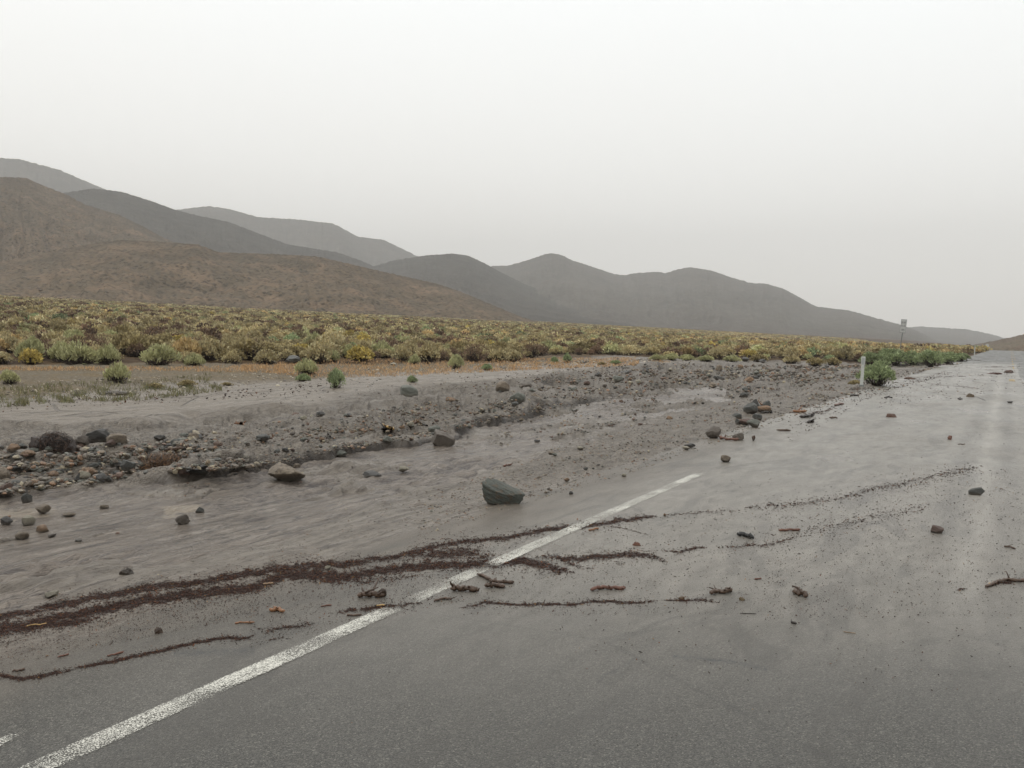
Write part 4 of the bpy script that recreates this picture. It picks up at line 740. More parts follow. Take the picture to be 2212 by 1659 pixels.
# ================================================================== DRIFTWOOD
g = np.random.default_rng(41)
CW = {'red': (.12, .052, .032), 'brown': (.075, .045, .028), 'dark': (.028, .020, .016), 'black': (.016, .015, .014), 'straw': (.42, .27, .10), 'orange': (.22, .105, .048), 'tan': (.24, .16, .09)}
def stick(k, pts, th, col, label, kn=False, fork=0, name='driftwood_stick', cat='stick'):
    D = [zc(k, *p) for p in pts]; n = 3 + 5 * (len(D) - 1); D = np.array(D); cum = np.concatenate([[0], np.cumsum(np.hypot(*np.diff(D, axis=0).T))]); t = np.linspace(0, cum[-1], n)
    x = np.interp(t, cum, D[:, 0]); y = np.interp(t, cum, D[:, 1]); Pp = atv(x, y); s = pxm(Pp.mean(0)); r0 = th * .25 * s * .62
    org = Pp.mean(0); L = Pp - org; L[1:-1, :2] += g.normal(0, r0 * .35, (n - 2, 2)); L[:, 2] += r0 * .75 + r0 * .6 * np.abs(g.standard_normal(n)) * .5
    rr = r0 * (0.75 + .3 * g.random(n)); rr[0] *= .6; rr[-1] *= .5
    mb = MB(); c = np.array(CW[col]); tube(mb, L, rr, 9, c, .14, g)
    for f in range(fork + (2 if th > 20 else 0)):
        i = int(g.integers(1, n - 1)); dv = (L[-1] - L[0]); dv /= np.linalg.norm(dv) + 1e-9; sd_ = np.array([-dv[1], dv[0], 0]) * (1 if g.random() < .5 else -1); ln = g.uniform(3, 7) * r0 if f < fork else g.uniform(1.5, 3) * r0
        e = L[i] + (dv * g.uniform(-.6, .9) + sd_ * g.uniform(.4, 1) + np.array([0, 0, g.uniform(.1, .8)])) * ln
        tube(mb, [L[i], (L[i] + e) / 2 + g.normal(0, r0 * .3, 3), e], [r0 * .55, r0 * .4, r0 * .2], 6, c * .8, .1, g)
    if kn:
        vv, ff = rock_shape(2, g, npl=9); mb.add(vv * r0 * 1.7 + L[-1] + [0, 0, r0 * .5], ff, c * .5)
    o = link(name, mb.mesh(name, MWOOD), loc=org.tolist()); return tag(o, label, cat, 'driftwood and bark dropped by the flood')
ST = [
 ('G', [(685, 775), (760, 755), (850, 758), (980, 758)], 28, 'red', 'thick red brown stick lying alone on the road', False, 1), ('G', [(1945, 292), (2010, 300), (2088, 326)], 30, 'black', 'short black piece of wood on the road', False, 0),
 ('G', [(1712, 805), (1780, 788), (1830, 795), (1900, 772)], 30, 'brown', 'knobbly brown stick pointing right on the road', False, 2), ('G', [(660, 252), (750, 235)], 13, 'orange', 'short orange twig by the litter below the white line', False, 0),
 ('G', [(1970, 965), (2110, 970)], 6, 'dark', 'thin straight dark twig on the road', False, 0), ('G', [(2095, 675), (2155, 668)], 12, 'red', 'small reddish bark strip on the road', False, 0),
 ('F', [(1685, 640), (1740, 632), (1830, 640), (1910, 645)], 40, 'brown', 'thick brown bark piece just right of the white line', False, 1), ('F', [(1912, 505), (1960, 515), (2040, 562), (2130, 572), (2230, 570)], 26, 'brown', 'long curved brown root below the litter band', False, 2),
 ('F', [(1980, 610), (2060, 600), (2150, 612)], 34, 'brown', 'flat brown bark below the curved root', False, 1), ('F', [(890, 695), (980, 682), (1060, 690), (1095, 680)], 38, 'brown', 'brown root with a dark knob left of the white line', True, 2),
 ('F', [(120, 812), (180, 805), (245, 825)], 28, 'orange', 'orange red wood chunk on the mud film', False, 0), ('F', [(1540, 732), (1620, 705), (1690, 713)], 18, 'brown', 'small bent brown twig right of the white line', False, 1),
 ('F', [(560, 772), (600, 765), (655, 760)], 10, 'red', 'thin reddish twig above the second litter line', False, 0), ('F', [(785, 850), (850, 852), (915, 845)], 15, 'brown', 'brown bark strip left of the worn gap in the white line', False, 0),
 ('F', [(60, 580), (150, 574)], 13, 'tan', 'pale splinter in the main litter band', False, 0), ('F', [(1042, 768), (1115, 760)], 11, 'straw', 'yellow straw at the gap in the white line', False, 0),
 ('E', [(2030, 648), (2080, 640), (2200, 642)], 14, 'orange', 'orange brown twig between the two litter lines', False, 1), ('E', [(925, 930), (1000, 915), (1070, 895)], 15, 'red', 'red brown splinter above the thin litter line', False, 0),
 ('E', [(500, 940), (550, 925), (595, 912)], 12, 'red', 'small red splinter in the lower left', False, 0), ('E', [(225, 672), (300, 655), (340, 660), (405, 645)], 9, 'straw', 'long straw coloured twig in the main litter band', False, 0),
 ('E', [(105, 1062), (160, 1055), (215, 1042)], 16, 'brown', 'brown bark strip near the lower left edge', False, 0), ('H', [(95, 256), (180, 250), (278, 250)], 19, 'red', 'straight red brown stick above the chevron marks', False, 0),
 ('H', [(2040, 390), (2095, 396), (2140, 412)], 13, 'brown', 'small twig at the right edge of the road', False, 1), ('H', [(235, 775), (250, 800), (335, 825)], 40, 'brown', 'stubby brown log piece on the right of the road', False, 1),
 ('H', [(1880, 745), (1960, 712), (2060, 680), (2130, 690), (2230, 688)], 22, 'brown', 'line of brown root debris at the right edge', False, 3), ('H', [(1905, 722), (1970, 708)], 18, 'straw', 'yellow wood scrap at the tip of the right edge debris', False, 0),
 ('H', [(200, 1045), (245, 1062)], 18, 'dark', 'small dark curled leaf on the bare asphalt', False, 1), ('H', [(650, 1125), (760, 1140)], 6, 'tan', 'very thin pale twig on the bare asphalt', False, 0),
 ('D', [(75, 1013), (195, 1013)], 15, 'brown', 'straight brown stick on the light mud of the road', False, 0), ('D', [(275, 900), (340, 895), (398, 885)], 22, 'dark', 'dark stick at the asphalt edge beyond the rocks', False, 2),
 ('D', [(215, 852), (330, 856)], 20, 'orange', 'orange stick at the asphalt edge beyond the rocks', False, 2), ('D', [(530, 905), (600, 907)], 14, 'brown', 'small brown twig on the mud past the asphalt edge', False, 1),
 ('D', [(1640, 1130), (1704, 1130)], 7, 'brown', 'thin level twig on the right of the muddy road', False, 0), ('D', [(1005, 730), (1040, 720), (1075, 730)], 10, 'dark', 'arched dark twig on the far mud of the road', False, 1),
 ('D', [(575, 795), (655, 780)], 14, 'red', 'reddish stick on the mud below the marker post', False, 0), ('D', [(710, 712), (775, 708)], 14, 'dark', 'dark stick on the mud just below the marker post', False, 0),
 ('D', [(340, 945), (390, 938)], 20, 'dark', 'short dark wood on the road past the heap', False, 1), ('D', [(280, 800), (325, 800)], 12, 'brown', 'short twig on the far gravel', False, 0),
 ('D', [(1640, 738), (1680, 744)], 12, 'dark', 'short dark twig in the far right lane', False, 0), ('D', [(1880, 750), (1760, 702)], 3, 'dark', 'hair thin branch across the far road', False, 0),
 ('C', [(1790, 808), (1850, 822), (1930, 826), (1985, 818)], 20, 'red', 'reddish root joining the wedge rock and the muddy rock', False, 1), ('C', [(2150, 520), (2190, 540), (2215, 560)], 18, 'orange', 'orange branch on top of the rock heap', False, 1),
 ('C', [(2080, 515), (2110, 520), (2125, 560)], 14, 'tan', 'pale bent branch hooked over the rock heap', False, 0), ('C', [(2150, 592), (2240, 590), (2290, 595)], 16, 'dark', 'dark branch lying right of the rock heap', False, 2),
 ('B', [(1105, 440), (1160, 455), (1230, 480)], 22, 'straw', 'pale yellow driftwood on the gravel bar', False, 1), ('B', [(1085, 470), (1150, 475), (1230, 488)], 26, 'dark', 'dark wood under the pale yellow driftwood', False, 2),
 ('B', [(1270, 440), (1330, 410), (1390, 395), (1430, 420)], 18, 'tan', 'crooked tan branch on the gravel bar', False, 2), ('B', [(1390, 395), (1440, 420), (1490, 428)], 8, 'dark', 'thin dark twig beside the crooked tan branch', False, 0),
 ('B', [(620, 500), (650, 535)], 12, 'dark', 'dark forked stub above the bank', False, 1), ('B', [(430, 580), (460, 555)], 20, 'brown', 'broken brown stub above the large tan boulder', False, 0),
 ('B', [(1540, 865), (1620, 862), (1705, 868)], 20, 'orange', 'orange brown stick in the stream', False, 0), ('B', [(2140, 785), (2212, 765)], 16, 'red', 'red brown wood on the shoulder above the boulder', False, 1),
 ('A', [(1640, 1545), (1655, 1510), (1690, 1490)], 14, 'dark', 'small forked twig standing at the stream edge', False, 2), ('A', [(1270, 640), (1400, 655), (1580, 630)], 26, 'brown', 'thick brown branch across the orange root mat', False, 1),
 ('A', [(2060, 420), (2110, 430)], 26, 'orange', 'orange wood scrap on the upper mud', False, 1),
]
for k, pts, th, col, lab, kn, fk in ST: stick(k, pts, th, col, lab, kn, fk)
def clump(x, y, wpx, hpx, n, cols, label, name, cat, flat=False, fib=.9, core=True, up_=0.0):
    """tangle of fibres and twigs on a lumpy core; separate meshes for core and fibres"""
    P = at(x, y); s = pxm(P); W, Hh = wpx * s, hpx * s; e = tag(link(name, None, loc=P.tolist()), label, cat)
    ang = math.atan2(P[1], P[0]) - math.pi / 2; e.rotation_euler = (0, 0, ang)
    if core:
        vv, ff = rock_shape(3, g, npl=12, rough=.09); vv = vv * [W * .42, W * .29, Hh * .80]; vv[:, 2] = np.maximum(vv[:, 2], -.02); 
        k = 1 + .12 * fbm(vv[:, 0] / W * 9, vv[:, 2] / W * 9 + vv[:, 1] / W * 5, 9, 3); mbc = MB(); mbc.add(vv * k[:, None], ff, cols[0]); link('core', mbc.mesh('core', MWOOD), e)
    mb = MB()
    for i in range(n):
        th = g.uniform(0, 6.28); ph = math.acos(g.uniform(0, 1)); d = np.array([math.cos(th) * math.sin(ph), math.sin(th) * math.sin(ph), math.cos(ph)])
        p = d * [W * .42, W * .29, Hh * .78] * g.uniform(.7, 1.05); t = np.cross(d, g.standard_normal(3)); t /= np.linalg.norm(t); t = t + d * g.uniform(.0, .5) + np.array([0, 0, up_])
        ln = W * g.uniform(.05, .17) * fib; q = p + t * ln; q[2] = max(q[2], .003); m_ = (p + q) / 2 + g.normal(0, ln * .15, 3); m_[2] = max(m_[2], .004); p[2] = max(p[2], .002)
        r = W * g.uniform(.0025, .007); c = np.array(cols[int(g.integers(len(cols)))]) * g.uniform(.6, 1.3)
        tube(mb, [p, m_, q], [r, r * .8, r * .4], 3, c, 0, g)
    link('fibres', mb.mesh('fibres', MWOOD), e); return e
clump(*zc('A', 470, 645), 104, 50, 1500, [(.030, .019, .014), (.044, .028, .019), (.080, .044, .027), (.024, .016, .013), (.10, .056, .031)], 'dark brown tangled root ball at the left of the gravel bar', 'root_ball', 'root ball')
clump(*zc('A', 1480, 780), 140, 19, 2000, [(.10, .062, .035), (.17, .085, .04), (.22, .12, .05), (.07, .045, .03), (.05, .035, .025)], 'orange brown mat of flattened roots on the gravel bar', 'root_mat', 'root mat', fib=1.2)
clump(*zc('E', 1095, 214), 36, 20, 190, [(.04, .03, .022), (.07, .05, .035)], 'muddy stump with twigs above the main litter band', 'twig_stump', 'stump', up_=.5)
clump(*zc('E', 1375, 722), 19, 14, 140, [(.045, .027, .016), (.07, .04, .022)], 'round brown tuft of debris between the litter lines', 'debris_tuft', 'debris')
clump(*zc('D', 1065, 892), 25, 10, 170, [(.09, .04, .022), (.05, .03, .02), (.2, .1, .04)], 'clump of red brown twigs in the middle of the muddy road', 'twig_clump', 'twigs', up_=.3)
clump(*zc('D', 1570, 1086), 12, 9, 70, [(.12, .05, .03), (.07, .035, .022)], 'small reddish twig clump with a tail on the road', 'twig_clump', 'twigs')
clump(*zc('D', 1748, 718), 17, 8, 110, [(.09, .06, .03), (.05, .035, .02)], 'far clump of brown twigs in the right lane', 'twig_clump', 'twigs', up_=.5)
clump(*zc('G', 1070, 376), 19, 10, 110, [(.13, .05, .026), (.06, .03, .018)], 'red brown bark clump above the litter band', 'bark_clump', 'bark')
clump(*zc('G', 1465, 842), 15, 10, 90, [(.10, .06, .03), (.05, .03, .02)], 'jagged leaf clump on the third litter line', 'leaf_clump', 'debris', up_=.3)
clump(*zc('G', 1985, 850), 15, 8, 80, [(.10, .07, .03), (.25, .15, .05), (.05, .03, .02)], 'yellow brown leaf clump near the knobbly stick', 'leaf_clump', 'debris')
clump(*zc('D', 1225, 563), 26, 7, 150, [(.12, .06, .035), (.07, .04, .025)], 'brown debris pile at the road edge past the green bush', 'debris_pile', 'debris')
clump(*zc('D', 2080, 508), 24, 7, 130, [(.09, .05, .035), (.05, .03, .02)], 'far debris pile in the right lane', 'debris_pile', 'debris')
clump(*zc('D', 1960, 520), 30, 5, 110, [(.09, .04, .03), (.05, .03, .02)], 'flat debris strip left of the far debris pile', 'debris_pile', 'debris')
clump(*zc('B', 200, 430), 34, 10, 200, [(.09, .06, .035), (.06, .035, .025), (.15, .08, .04)], 'brown plant debris on the mud left of the upper rubble', 'debris_pile', 'debris')
clump(*zc('B', 350, 350), 26, 9, 160, [(.09, .05, .032), (.06, .035, .025)], 'brown debris pile against the mud terrace front', 'debris_pile', 'debris')
clump(*zc('A', 1000, 160), 60, 8, 260, [(.06, .045, .03), (.04, .03, .022), (.11, .09, .045)], 'dark debris ledge along the grass at the left', 'debris_ledge', 'debris')
clump(*zc('A', 680, 165), 40, 6, 160, [(.06, .045, .03), (.04, .03, .022)], 'short dark debris ledge left of the longer one', 'debris_ledge', 'debris')
# yellow wood chunk
o = rock(*zc('E', 450, 418), 27, 12, 'pale', 'cream coloured wood chunk above the main litter band', 9, name='wood_chunk', cat='wood')
# ================================================================== SHRUBS
KC = { # leaf colours (linear albedo)
 'sage': [(.400, .350, .200), (.470, .410, .240), (.310, .262, .145), (.390, .315, .170)],
 'pale': [(.390, .390, .205), (.450, .440, .240), (.310, .305, .160)],
 'green': [(.260, .310, .165), (.315, .365, .195), (.200, .240, .125)],
 'yellow': [(.46, .36, .105), (.39, .31, .10), (.32, .26, .11), (.50, .40, .13)],
 'brown': [(.170, .112, .074), (.210, .142, .092), (.120, .080, .056)],
 'olive': [(.310, .255, .130), (.365, .305, .155), (.235, .190, .100)],
 'gold': [(.45, .33, .165), (.39, .29, .14), (.50, .38, .19)]}
def blades(g, n, r, h, cols, L=.085, Wd=.05, lobes=11, open_=.22, base=(0, 0, 0), upb=.45, twig=.22):
    an = np.arange(lobes) * 2.4 + g.uniform(0, 6.28) + g.normal(0, .3, lobes); q = (np.arange(lobes) + .5) / lobes; lr = r * .66 * np.sqrt(q)
    lc = np.stack([np.cos(an) * lr, np.sin(an) * lr, h * (.60 - .36 * q) * g.uniform(.8, 1.18, lobes)], 1)
    k = g.integers(lobes, size=n); d = g.standard_normal((n, 3)); d[:, 2] = np.abs(d[:, 2]) * 1.2 - .25; d /= np.linalg.norm(d, axis=1, keepdims=True)
    rad = np.stack([np.full(lobes, r * .36), np.full(lobes, r * .36), h * .37 * np.ones(lobes)], 1) * g.uniform(.75, 1.2, (lobes, 1))
    tw = g.random(n) < twig
    p = lc[k] + d * rad[k] * g.uniform(1 - open_, 1.03, (n, 1)); pt = p * np.array([.72, .72, 1]); pt[:, 2] *= g.uniform(.02, .6, n); p = np.where(tw[:, None], pt, p); p[:, 2] = np.maximum(p[:, 2], h * .02)
    t = d * 1.0 + np.array([0, 0, upb]) + g.normal(0, .35, (n, 3)); t = np.where(tw[:, None], d * .5 + [0, 0, 1.2], t); t /= np.linalg.norm(t, axis=1, keepdims=True)
    s = np.cross(t, g.standard_normal((n, 3))); s /= np.linalg.norm(s, axis=1, keepdims=True)
    ln = L * g.uniform(.5, 1.3, (n, 1)); wd = Wd * g.uniform(.6, 1.3, (n, 1)) * np.where(tw, .6, 1)[:, None]
    V4 = np.stack([p - s * wd * .5, p + s * wd * .5, p + t * ln + s * wd * .32, p + t * ln - s * wd * .32], 1) + np.array(base)
    lt = g.uniform(.82, 1.22, lobes)
    C = np.array(cols)[g.integers(len(cols), size=n)] * g.uniform(.8, 1.2, (n, 1)) * lt[k][:, None]
    C = np.where(tw[:, None], np.array([.046, .033, .026]) * g.uniform(.6, 1.4, (n, 1)), C)
    F = np.arange(n * 4).reshape(n, 4)
    return V4.reshape(-1, 3), F, np.repeat(C, 4, 0), lc
def shrub_proto(kind, i, n=950, r=.5, h=.62, **kw):
    g2 = np.random.default_rng(hash((i, len(kind), ord(kind[0]))) % 99991 if False else i * 131 + ord(kind[0]) * 7 + len(kind))
    V_, F_, C_, lc = blades(g2, n, r, h, KC[kind], **kw)
    mb = MB()
    for c in lc:
        for q in range(3):
            e = c + g2.normal(0, r * .18, 3); tube(mb, [[g2.normal(0, .03), g2.normal(0, .03), -.03], e * [.5, .5, .45] + g2.normal(0, .02, 3), e], [.016, .011, .004], 4, (.045, .034, .026), 0, g2)
    return mesh_np('foliage', V_, F_, {'col': C_}, False, MFOL), mb.mesh('stems', MSTEM)
PROT = {k: [shrub_proto(k, i, **kw) for i in range(m)] for k, m, kw in [
 ('sage', 7, {}), ('olive', 5, {}), ('pale', 4, dict(L=.10, Wd=.028, upb=1.2, n=1700, twig=.15)), ('green', 4, dict(L=.060, Wd=.026, upb=.8, n=2800, open_=.35, twig=.12)), ('yellow', 3, dict(n=1100, twig=.12)), ('brown', 5, dict(n=900, open_=.7, Wd=.024, L=.07, twig=.4)), ('gold', 3, {})]}
nsh = 0
def shrub(P, wd, ht, kind, label, group=None, name='shrub', i=None, cat='shrub'):
    global nsh
    i = nsh if i is None else i; nsh += 1; fm, sm = PROT[kind][i % len(PROT[kind])]
    e = tag(link(name, None, loc=(P[0], P[1], P[2] - .02)), label, cat, group); e.rotation_euler = (0, 0, (nsh * 2.399) % 6.28); e.scale = (wd / .98, wd / .98, ht / .60)
    link('foliage', fm, e); link('stems', sm, e); return e
def shrub_px(x, y, wpx, hpx, kind, label, **k):
    P = at(x, y); s = pxm(P); return shrub(P, wpx * s, hpx * s, kind, label, **k)
HERO = [ # x, base y, width, height, kind, label
 (255, 827, 62, 42, 'pale', 'yellow green bush alone on the dry gravel at the left'), (725, 838, 44, 42, 'green', 'bright green round bush standing in the mud'), (662, 812, 56, 36, 'pale', 'pale green bush behind the bright green round bush'),
 (655, 824, 36, 18, 'green', 'low dull green bush left of the bright green round bush'), (890, 826, 24, 16, 'green', 'small dark green tuft alone on the mud terrace'), (778, 783, 66, 36, 'yellow', 'golden yellow bush at the scrub edge'),
 (68, 788, 56, 36, 'yellow', 'bright yellow bush near the left edge'), (168, 788, 90, 44, 'pale', 'wide pale green bush in the front row at the left'), (232, 788, 56, 42, 'pale', 'fresh green bush right of the wide pale one'),
 (345, 790, 82, 44, 'pale', 'feathery pale green bush in the front row'), (420, 794, 50, 30, 'pale', 'low light green bush in front of the scrub'), (500, 789, 44, 28, 'sage', 'grey sagebrush before the orange grass'),
 (575, 788, 56, 30, 'sage', 'rounded grey green sagebrush left of the two pale rocks'), (690, 786, 56, 46, 'sage', 'tall grey green sagebrush behind the pale rocks'), (870, 783, 56, 34, 'sage', 'grey green bush right of the golden yellow bush'),
 (925, 782, 60, 40, 'sage', 'broad sagebrush in the front row of mid picture'), (895, 788, 24, 22, 'pale', 'small pale bush in front of the broad sagebrush'), (985, 797, 36, 30, 'pale', 'light green bush at the edge of the orange grass'),
 (1052, 800, 26, 16, 'green', 'small green bush among orange grass'), (1225, 784, 24, 22, 'green', 'round green bush near the mouth of the side gully'), (1198, 784, 20, 14, 'green', 'small green bush left of the round one by the gully'),
 (1330, 786, 26, 9, 'green', 'low green tuft on the mud before the gully'), (1300, 788, 20, 7, 'olive', 'low olive tuft left of the green tuft'), (1894, 833, 96, 52, 'green', 'big grey green bush right of the marker post'), (1845, 836, 34, 16, 'olive', 'low weedy bush at the foot of the marker post'),
 (1885, 791, 70, 30, 'green', 'green bush behind the marker post'), (1925, 791, 84, 40, 'green', 'tall green bush below the road sign'), (1972, 791, 76, 32, 'green', 'green bush right of the sign post'), (2010, 790, 70, 34, 'green', 'green bush with brown base near the road'), (2044, 786, 60, 26, 'green', 'green bush at the road edge before the far verge'), (2074, 781, 48, 20, 'green', 'last large green bush on the verge'),
 (1420, 780, 36, 14, 'pale', 'light green bush right of the gully mouth'), (1450, 779, 40, 16, 'pale', 'second light green bush right of the gully'), (1485, 780, 40, 14, 'pale', 'third light green bush right of the gully'), (1525, 781, 44, 14, 'pale', 'fourth light green bush right of the gully'), (1580, 782, 40, 14, 'pale', 'green bush at the end of the light green row'),
 (20, 830, 44, 30, 'pale', 'pale green bush cut by the left edge'), (335, 838, 44, 12, 'olive', 'low weed patch on the terrace edge'), (405, 835, 40, 16, 'olive', 'low green weed patch near the mud'), (490, 832, 30, 8, 'olive', 'flat weed patch behind the mud terrace'),
 (1640, 783, 40, 18, 'olive', 'olive bush behind the dark far rocks'), (1760, 790, 46, 18, 'olive', 'olive bush left of the marker post'), (1800, 790, 40, 18, 'olive', 'olive green bush next to the marker post'), (1710, 786, 46, 18, 'sage', 'grey sagebrush at the far wash edge')]
HP = []
for x, y, wq, hq, k, lab in HERO: e = shrub_px(x, y, wq, hq, k, lab, group='bushes at the edge of the flood'); HP.append((e.location.x, e.location.y, wq * pxm(e.location)))
# scrub field positions
g = np.random.default_rng(99)
def field(cell, r0, r1, amin=-66, amax=14, keep=1.0):
    step = cell; ext = int(r1 / step) + 1; gx, gy = np.meshgrid(np.arange(-ext, ext) * step, np.arange(-ext, ext) * step); x = gx.ravel() + g.uniform(-.48, .48, gx.size) * step; y = gy.ravel() + g.uniform(-.48, .48, gx.size) * step
    d = np.hypot(x, y); a = np.degrees(np.arctan2(x, y)); k = (d > r0) & (d < r1) & (a > amin) & (a < amax) & (g.random(len(x)) < keep); x, y, d = x[k], y[k], d[k]
    k = ((x < ev(SC, y) - .4 + 2.2 * np.clip(pn(x / 3.1, y / 3.1, 88) - .05, 0, 1) * (d < 60)) | ((x > 7.5) & (y > 120)))  & ~((np.abs(x) < 9) & (y > 200) & (x > -6.5) & (x < 7))
    return x[k], y[k], d[k]
xa, ya, da = field(1.22, 24, 62); xb, yb, db = field(1.6, 62, 130, keep=.86); xc_, yc_, dc = field(2.0, 130, 300, keep=.86); xd, yd, dd_ = field(3.0, 300, 760, keep=.9)
xf_ = np.concatenate([xa, xb, xc_, xd]); yf_ = np.concatenate([ya, yb, yc_, yd]); 
# keep the side gully and bare patches open
Pf = np.stack([xf_, yf_, H(xf_, yf_)], 1); qx, qy = proj(Pf)
gyx = np.interp(qy, [745, 752, 760, 772, 785], [1520, 1500, 1470, 1420, 1395]); gap = (qy > 748) & (qy < 790) & (np.abs(qx - gyx) < np.interp(qy, [748, 790], [14, 34]))
bare = (pn(xf_ / 7, yf_ / 7, 15) + .5 * pn(xf_ / 2.6, yf_ / 2.6, 16) > .62)
bare2 = (qx > 1150) & (qx < 1400) & (qy > 768)
hp = np.array(HP); dm = np.full(len(xf_), 1e9)
for hx, hy, hw in hp: dm = np.minimum(dm, np.hypot(xf_ - hx, yf_ - hy) - hw * .5)
kk = ~gap & ~bare & ~bare2 & (dm > .35); xf_, yf_, Pf, qx, qy = xf_[kk], yf_[kk], Pf[kk], qx[kk], qy[kk]; df = np.hypot(xf_, yf_)
n = len(xf_); rt = sstep(900, 2000, qx); fr_ = sstep(60, 220, df)
cl = pn(xf_ / 9, yf_ / 9, 18); u = g.random(n)
pr = np.stack([.40 + .05 * cl, .24 + 0 * cl, .06 + .05 * rt, .02 + .03 * rt, .012 + .03 * rt, np.clip(.26 - .14 * rt + .30 * cl, .03, 1), .03 + .30 * rt * fr_ + .03 * fr_ + .12 * rt], 1); pr /= pr.sum(1, keepdims=True)
KO = ['sage', 'olive', 'pale', 'green', 'yellow', 'brown', 'gold']; kind = (u[:, None] > np.cumsum(pr, 1)).sum(1).clip(0, 6)
wid = np.clip(np.where(df < 62, 1.0, np.where(df < 130, 1.25, np.where(df < 300, 1.7, 2.9))) * g.lognormal(0, .25, n), .5, 3.2); hgt = np.clip(wid, 0, 1.5) * g.uniform(.5, .82, n) * np.where(df > 300, .6, .92)
vis = (qx > -60) & (qx < 2270)
order = np.argsort(np.where(vis, df, 1e9))[:290]; single = np.zeros(n, bool); single[order] = True
AD = {'sage': 'grey green sagebrush', 'olive': 'olive sagebrush', 'pale': 'pale green bush', 'green': 'dull green bush', 'yellow': 'yellow flowering bush', 'brown': 'dry brown bush', 'gold': 'golden tan bush'}
def short(l):
    for sep in (' alone', ' standing', ' behind', ' left', ' right', ' at ', ' near', ' in ', ' before', ' for ', ' among', ' on ', ' below', ' above', ' just', ' with ', ' between', ' cut', ' beside', ' from', ' right', ' touching', ' leaning', ' half', ' breaking', ' jutting', ' directly', ' next', ' lying', ' of the'):
        j = l.find(sep)
        if j > 6: l = l[:j]
    return l
HL = [(x, short(l)) for x, y, wq, hq, k, l in HERO if wq >= 36]
used = {}
cand_lab = []
for i in order:
    k = KO[kind[i]]; hx, hl = min(HL, key=lambda t: abs(t[0] - qx[i])); dxp = qx[i] - hx
    row = 'just' if df[i] < np.percentile(df[order], 33) else ('some way' if df[i] < np.percentile(df[order], 66) else 'far')
    side = 'straight' if abs(dxp) < 12 else ('to the right' if dxp > 0 else 'to the left'); szn = 'broad' if wid[i] > 1.3 else ('small' if wid[i] < .95 else 'mid sized')
    lab = '%s %s %s behind and %s of the %s' % (szn, AD[k], row, side.replace('straight', 'in line'), hl) if side != 'straight' else '%s %s %s behind, in line with the %s' % (szn, AD[k], row, hl)
    shrub(Pf[i], wid[i], hgt[i], k, ' '.join(lab.split()[:16]), 'bushes of the scrub near the flood', i=int(g.integers(99)), cat='bush')
Vs, Fs, Cs, off_ = [], [], [], 0
def addb(idx, nb, L, Wd, lob):
    global off_
    for k in range(7):
        lib = [blades(np.random.default_rng(3000 + k * 20 + q), nb, .5, .62, KC[KO[k]], L=L, Wd=Wd, lobes=lob)[:3] for q in range(6)]
        ids = idx[kind[idx] == k]; v = g.integers(6, size=len(ids))
        for q in range(6):
            I = ids[v == q]
            if not len(I): continue
            V0, F0, C0 = lib[q]; a = g.uniform(0, 6.28, len(I))[:, None]; sx_ = (wid[I] / .98)[:, None]; sz_ = (hgt[I] / .62)[:, None]
            xx = (V0[:, 0] * np.cos(a) - V0[:, 1] * np.sin(a)) * sx_ + Pf[I, 0:1]; yy = (V0[:, 0] * np.sin(a) + V0[:, 1] * np.cos(a)) * sx_ + Pf[I, 1:2]; zz = V0[:, 2] * sz_ + Pf[I, 2:3] - .02
            Vs.append(np.stack([xx, yy, zz], -1).reshape(-1, 3)); Cs.append((C0[None] * g.uniform(.60, 1.30, (len(I), 1, 1)) * 1.05).reshape(-1, 3)); nv = len(V0)
            Fs.append((F0[None] + (np.arange(len(I)) * nv)[:, None, None]).reshape(-1, 4) + off_); off_ += len(I) * nv
rest = np.nonzero(~single)[0]; rd = df[rest]
addb(rest[rd < 75], 560, .085, .055, 10); addb(rest[(rd >= 75) & (rd < 140)], 300, .10, .075, 9); addb(rest[(rd >= 140) & (rd < 300)], 120, .14, .12, 7); addb(rest[rd >= 300], 56, .20, .17, 6)
tag(link('scrub', mesh_np('scrub', np.concatenate(Vs), np.concatenate(Fs), {'col': np.concatenate(Cs)}, False, MFOL)), 'sagebrush scrub covering the plain up to the hills', kind='stuff')
print('shrubs', n, 'faces', sum(len(f) for f in Fs))
# dry grass
def grass(name, n, fx, cols, hgt_, label):
    x, y = fx(n); P_ = atv(x, y); n = len(x); dep = (P_ - CAMP) @ FW; h = hgt_ * g.uniform(.4, 1.2, n) ; wd = np.clip(dep / FPX * 1.1, .006, .05); a = g.uniform(0, 6.28, n); ln = g.normal(0, .4, (n, 2))
    s = np.stack([np.cos(a), np.sin(a), 0 * a], 1) * wd[:, None] * .5; tip = P_ + np.stack([ln[:, 0] * h, ln[:, 1] * h, h], 1)
    Vv = np.stack([P_ - s, P_ + s, tip + s * .3, tip - s * .3], 1).reshape(-1, 3); C = np.repeat(np.array(cols)[g.integers(len(cols), size=n)] * g.uniform(.7, 1.3, (n, 1)), 4, 0)
    tag(link(name, mesh_np(name, Vv, np.arange(4 * n).reshape(n, 4), {'col': C}, False, MGRASS)), label, kind='stuff')
def fo(n):
    x = np.concatenate([g.uniform(520, 1380, n), g.uniform(-60, 620, n // 5), g.uniform(1400, 1450, n // 40)]); m_ = len(x); b = cv([(-60, 800), (400, 803), (560, 805), (700, 818), (900, 812), (1100, 802), (1200, 797), (1380, 790), (1450, 783)])(x); t_ = cv([(-60, 794), (400, 794), (560, 788), (700, 776), (1100, 775), (1380, 772), (1450, 774)])(x)
    y = t_ + (b - t_) * g.random(m_); k = pn(x / 22, y / 7, 8) + .5 * pn(x / 6, y / 3, 7) > g.uniform(-.75, .5, m_); return x[k], y[k]
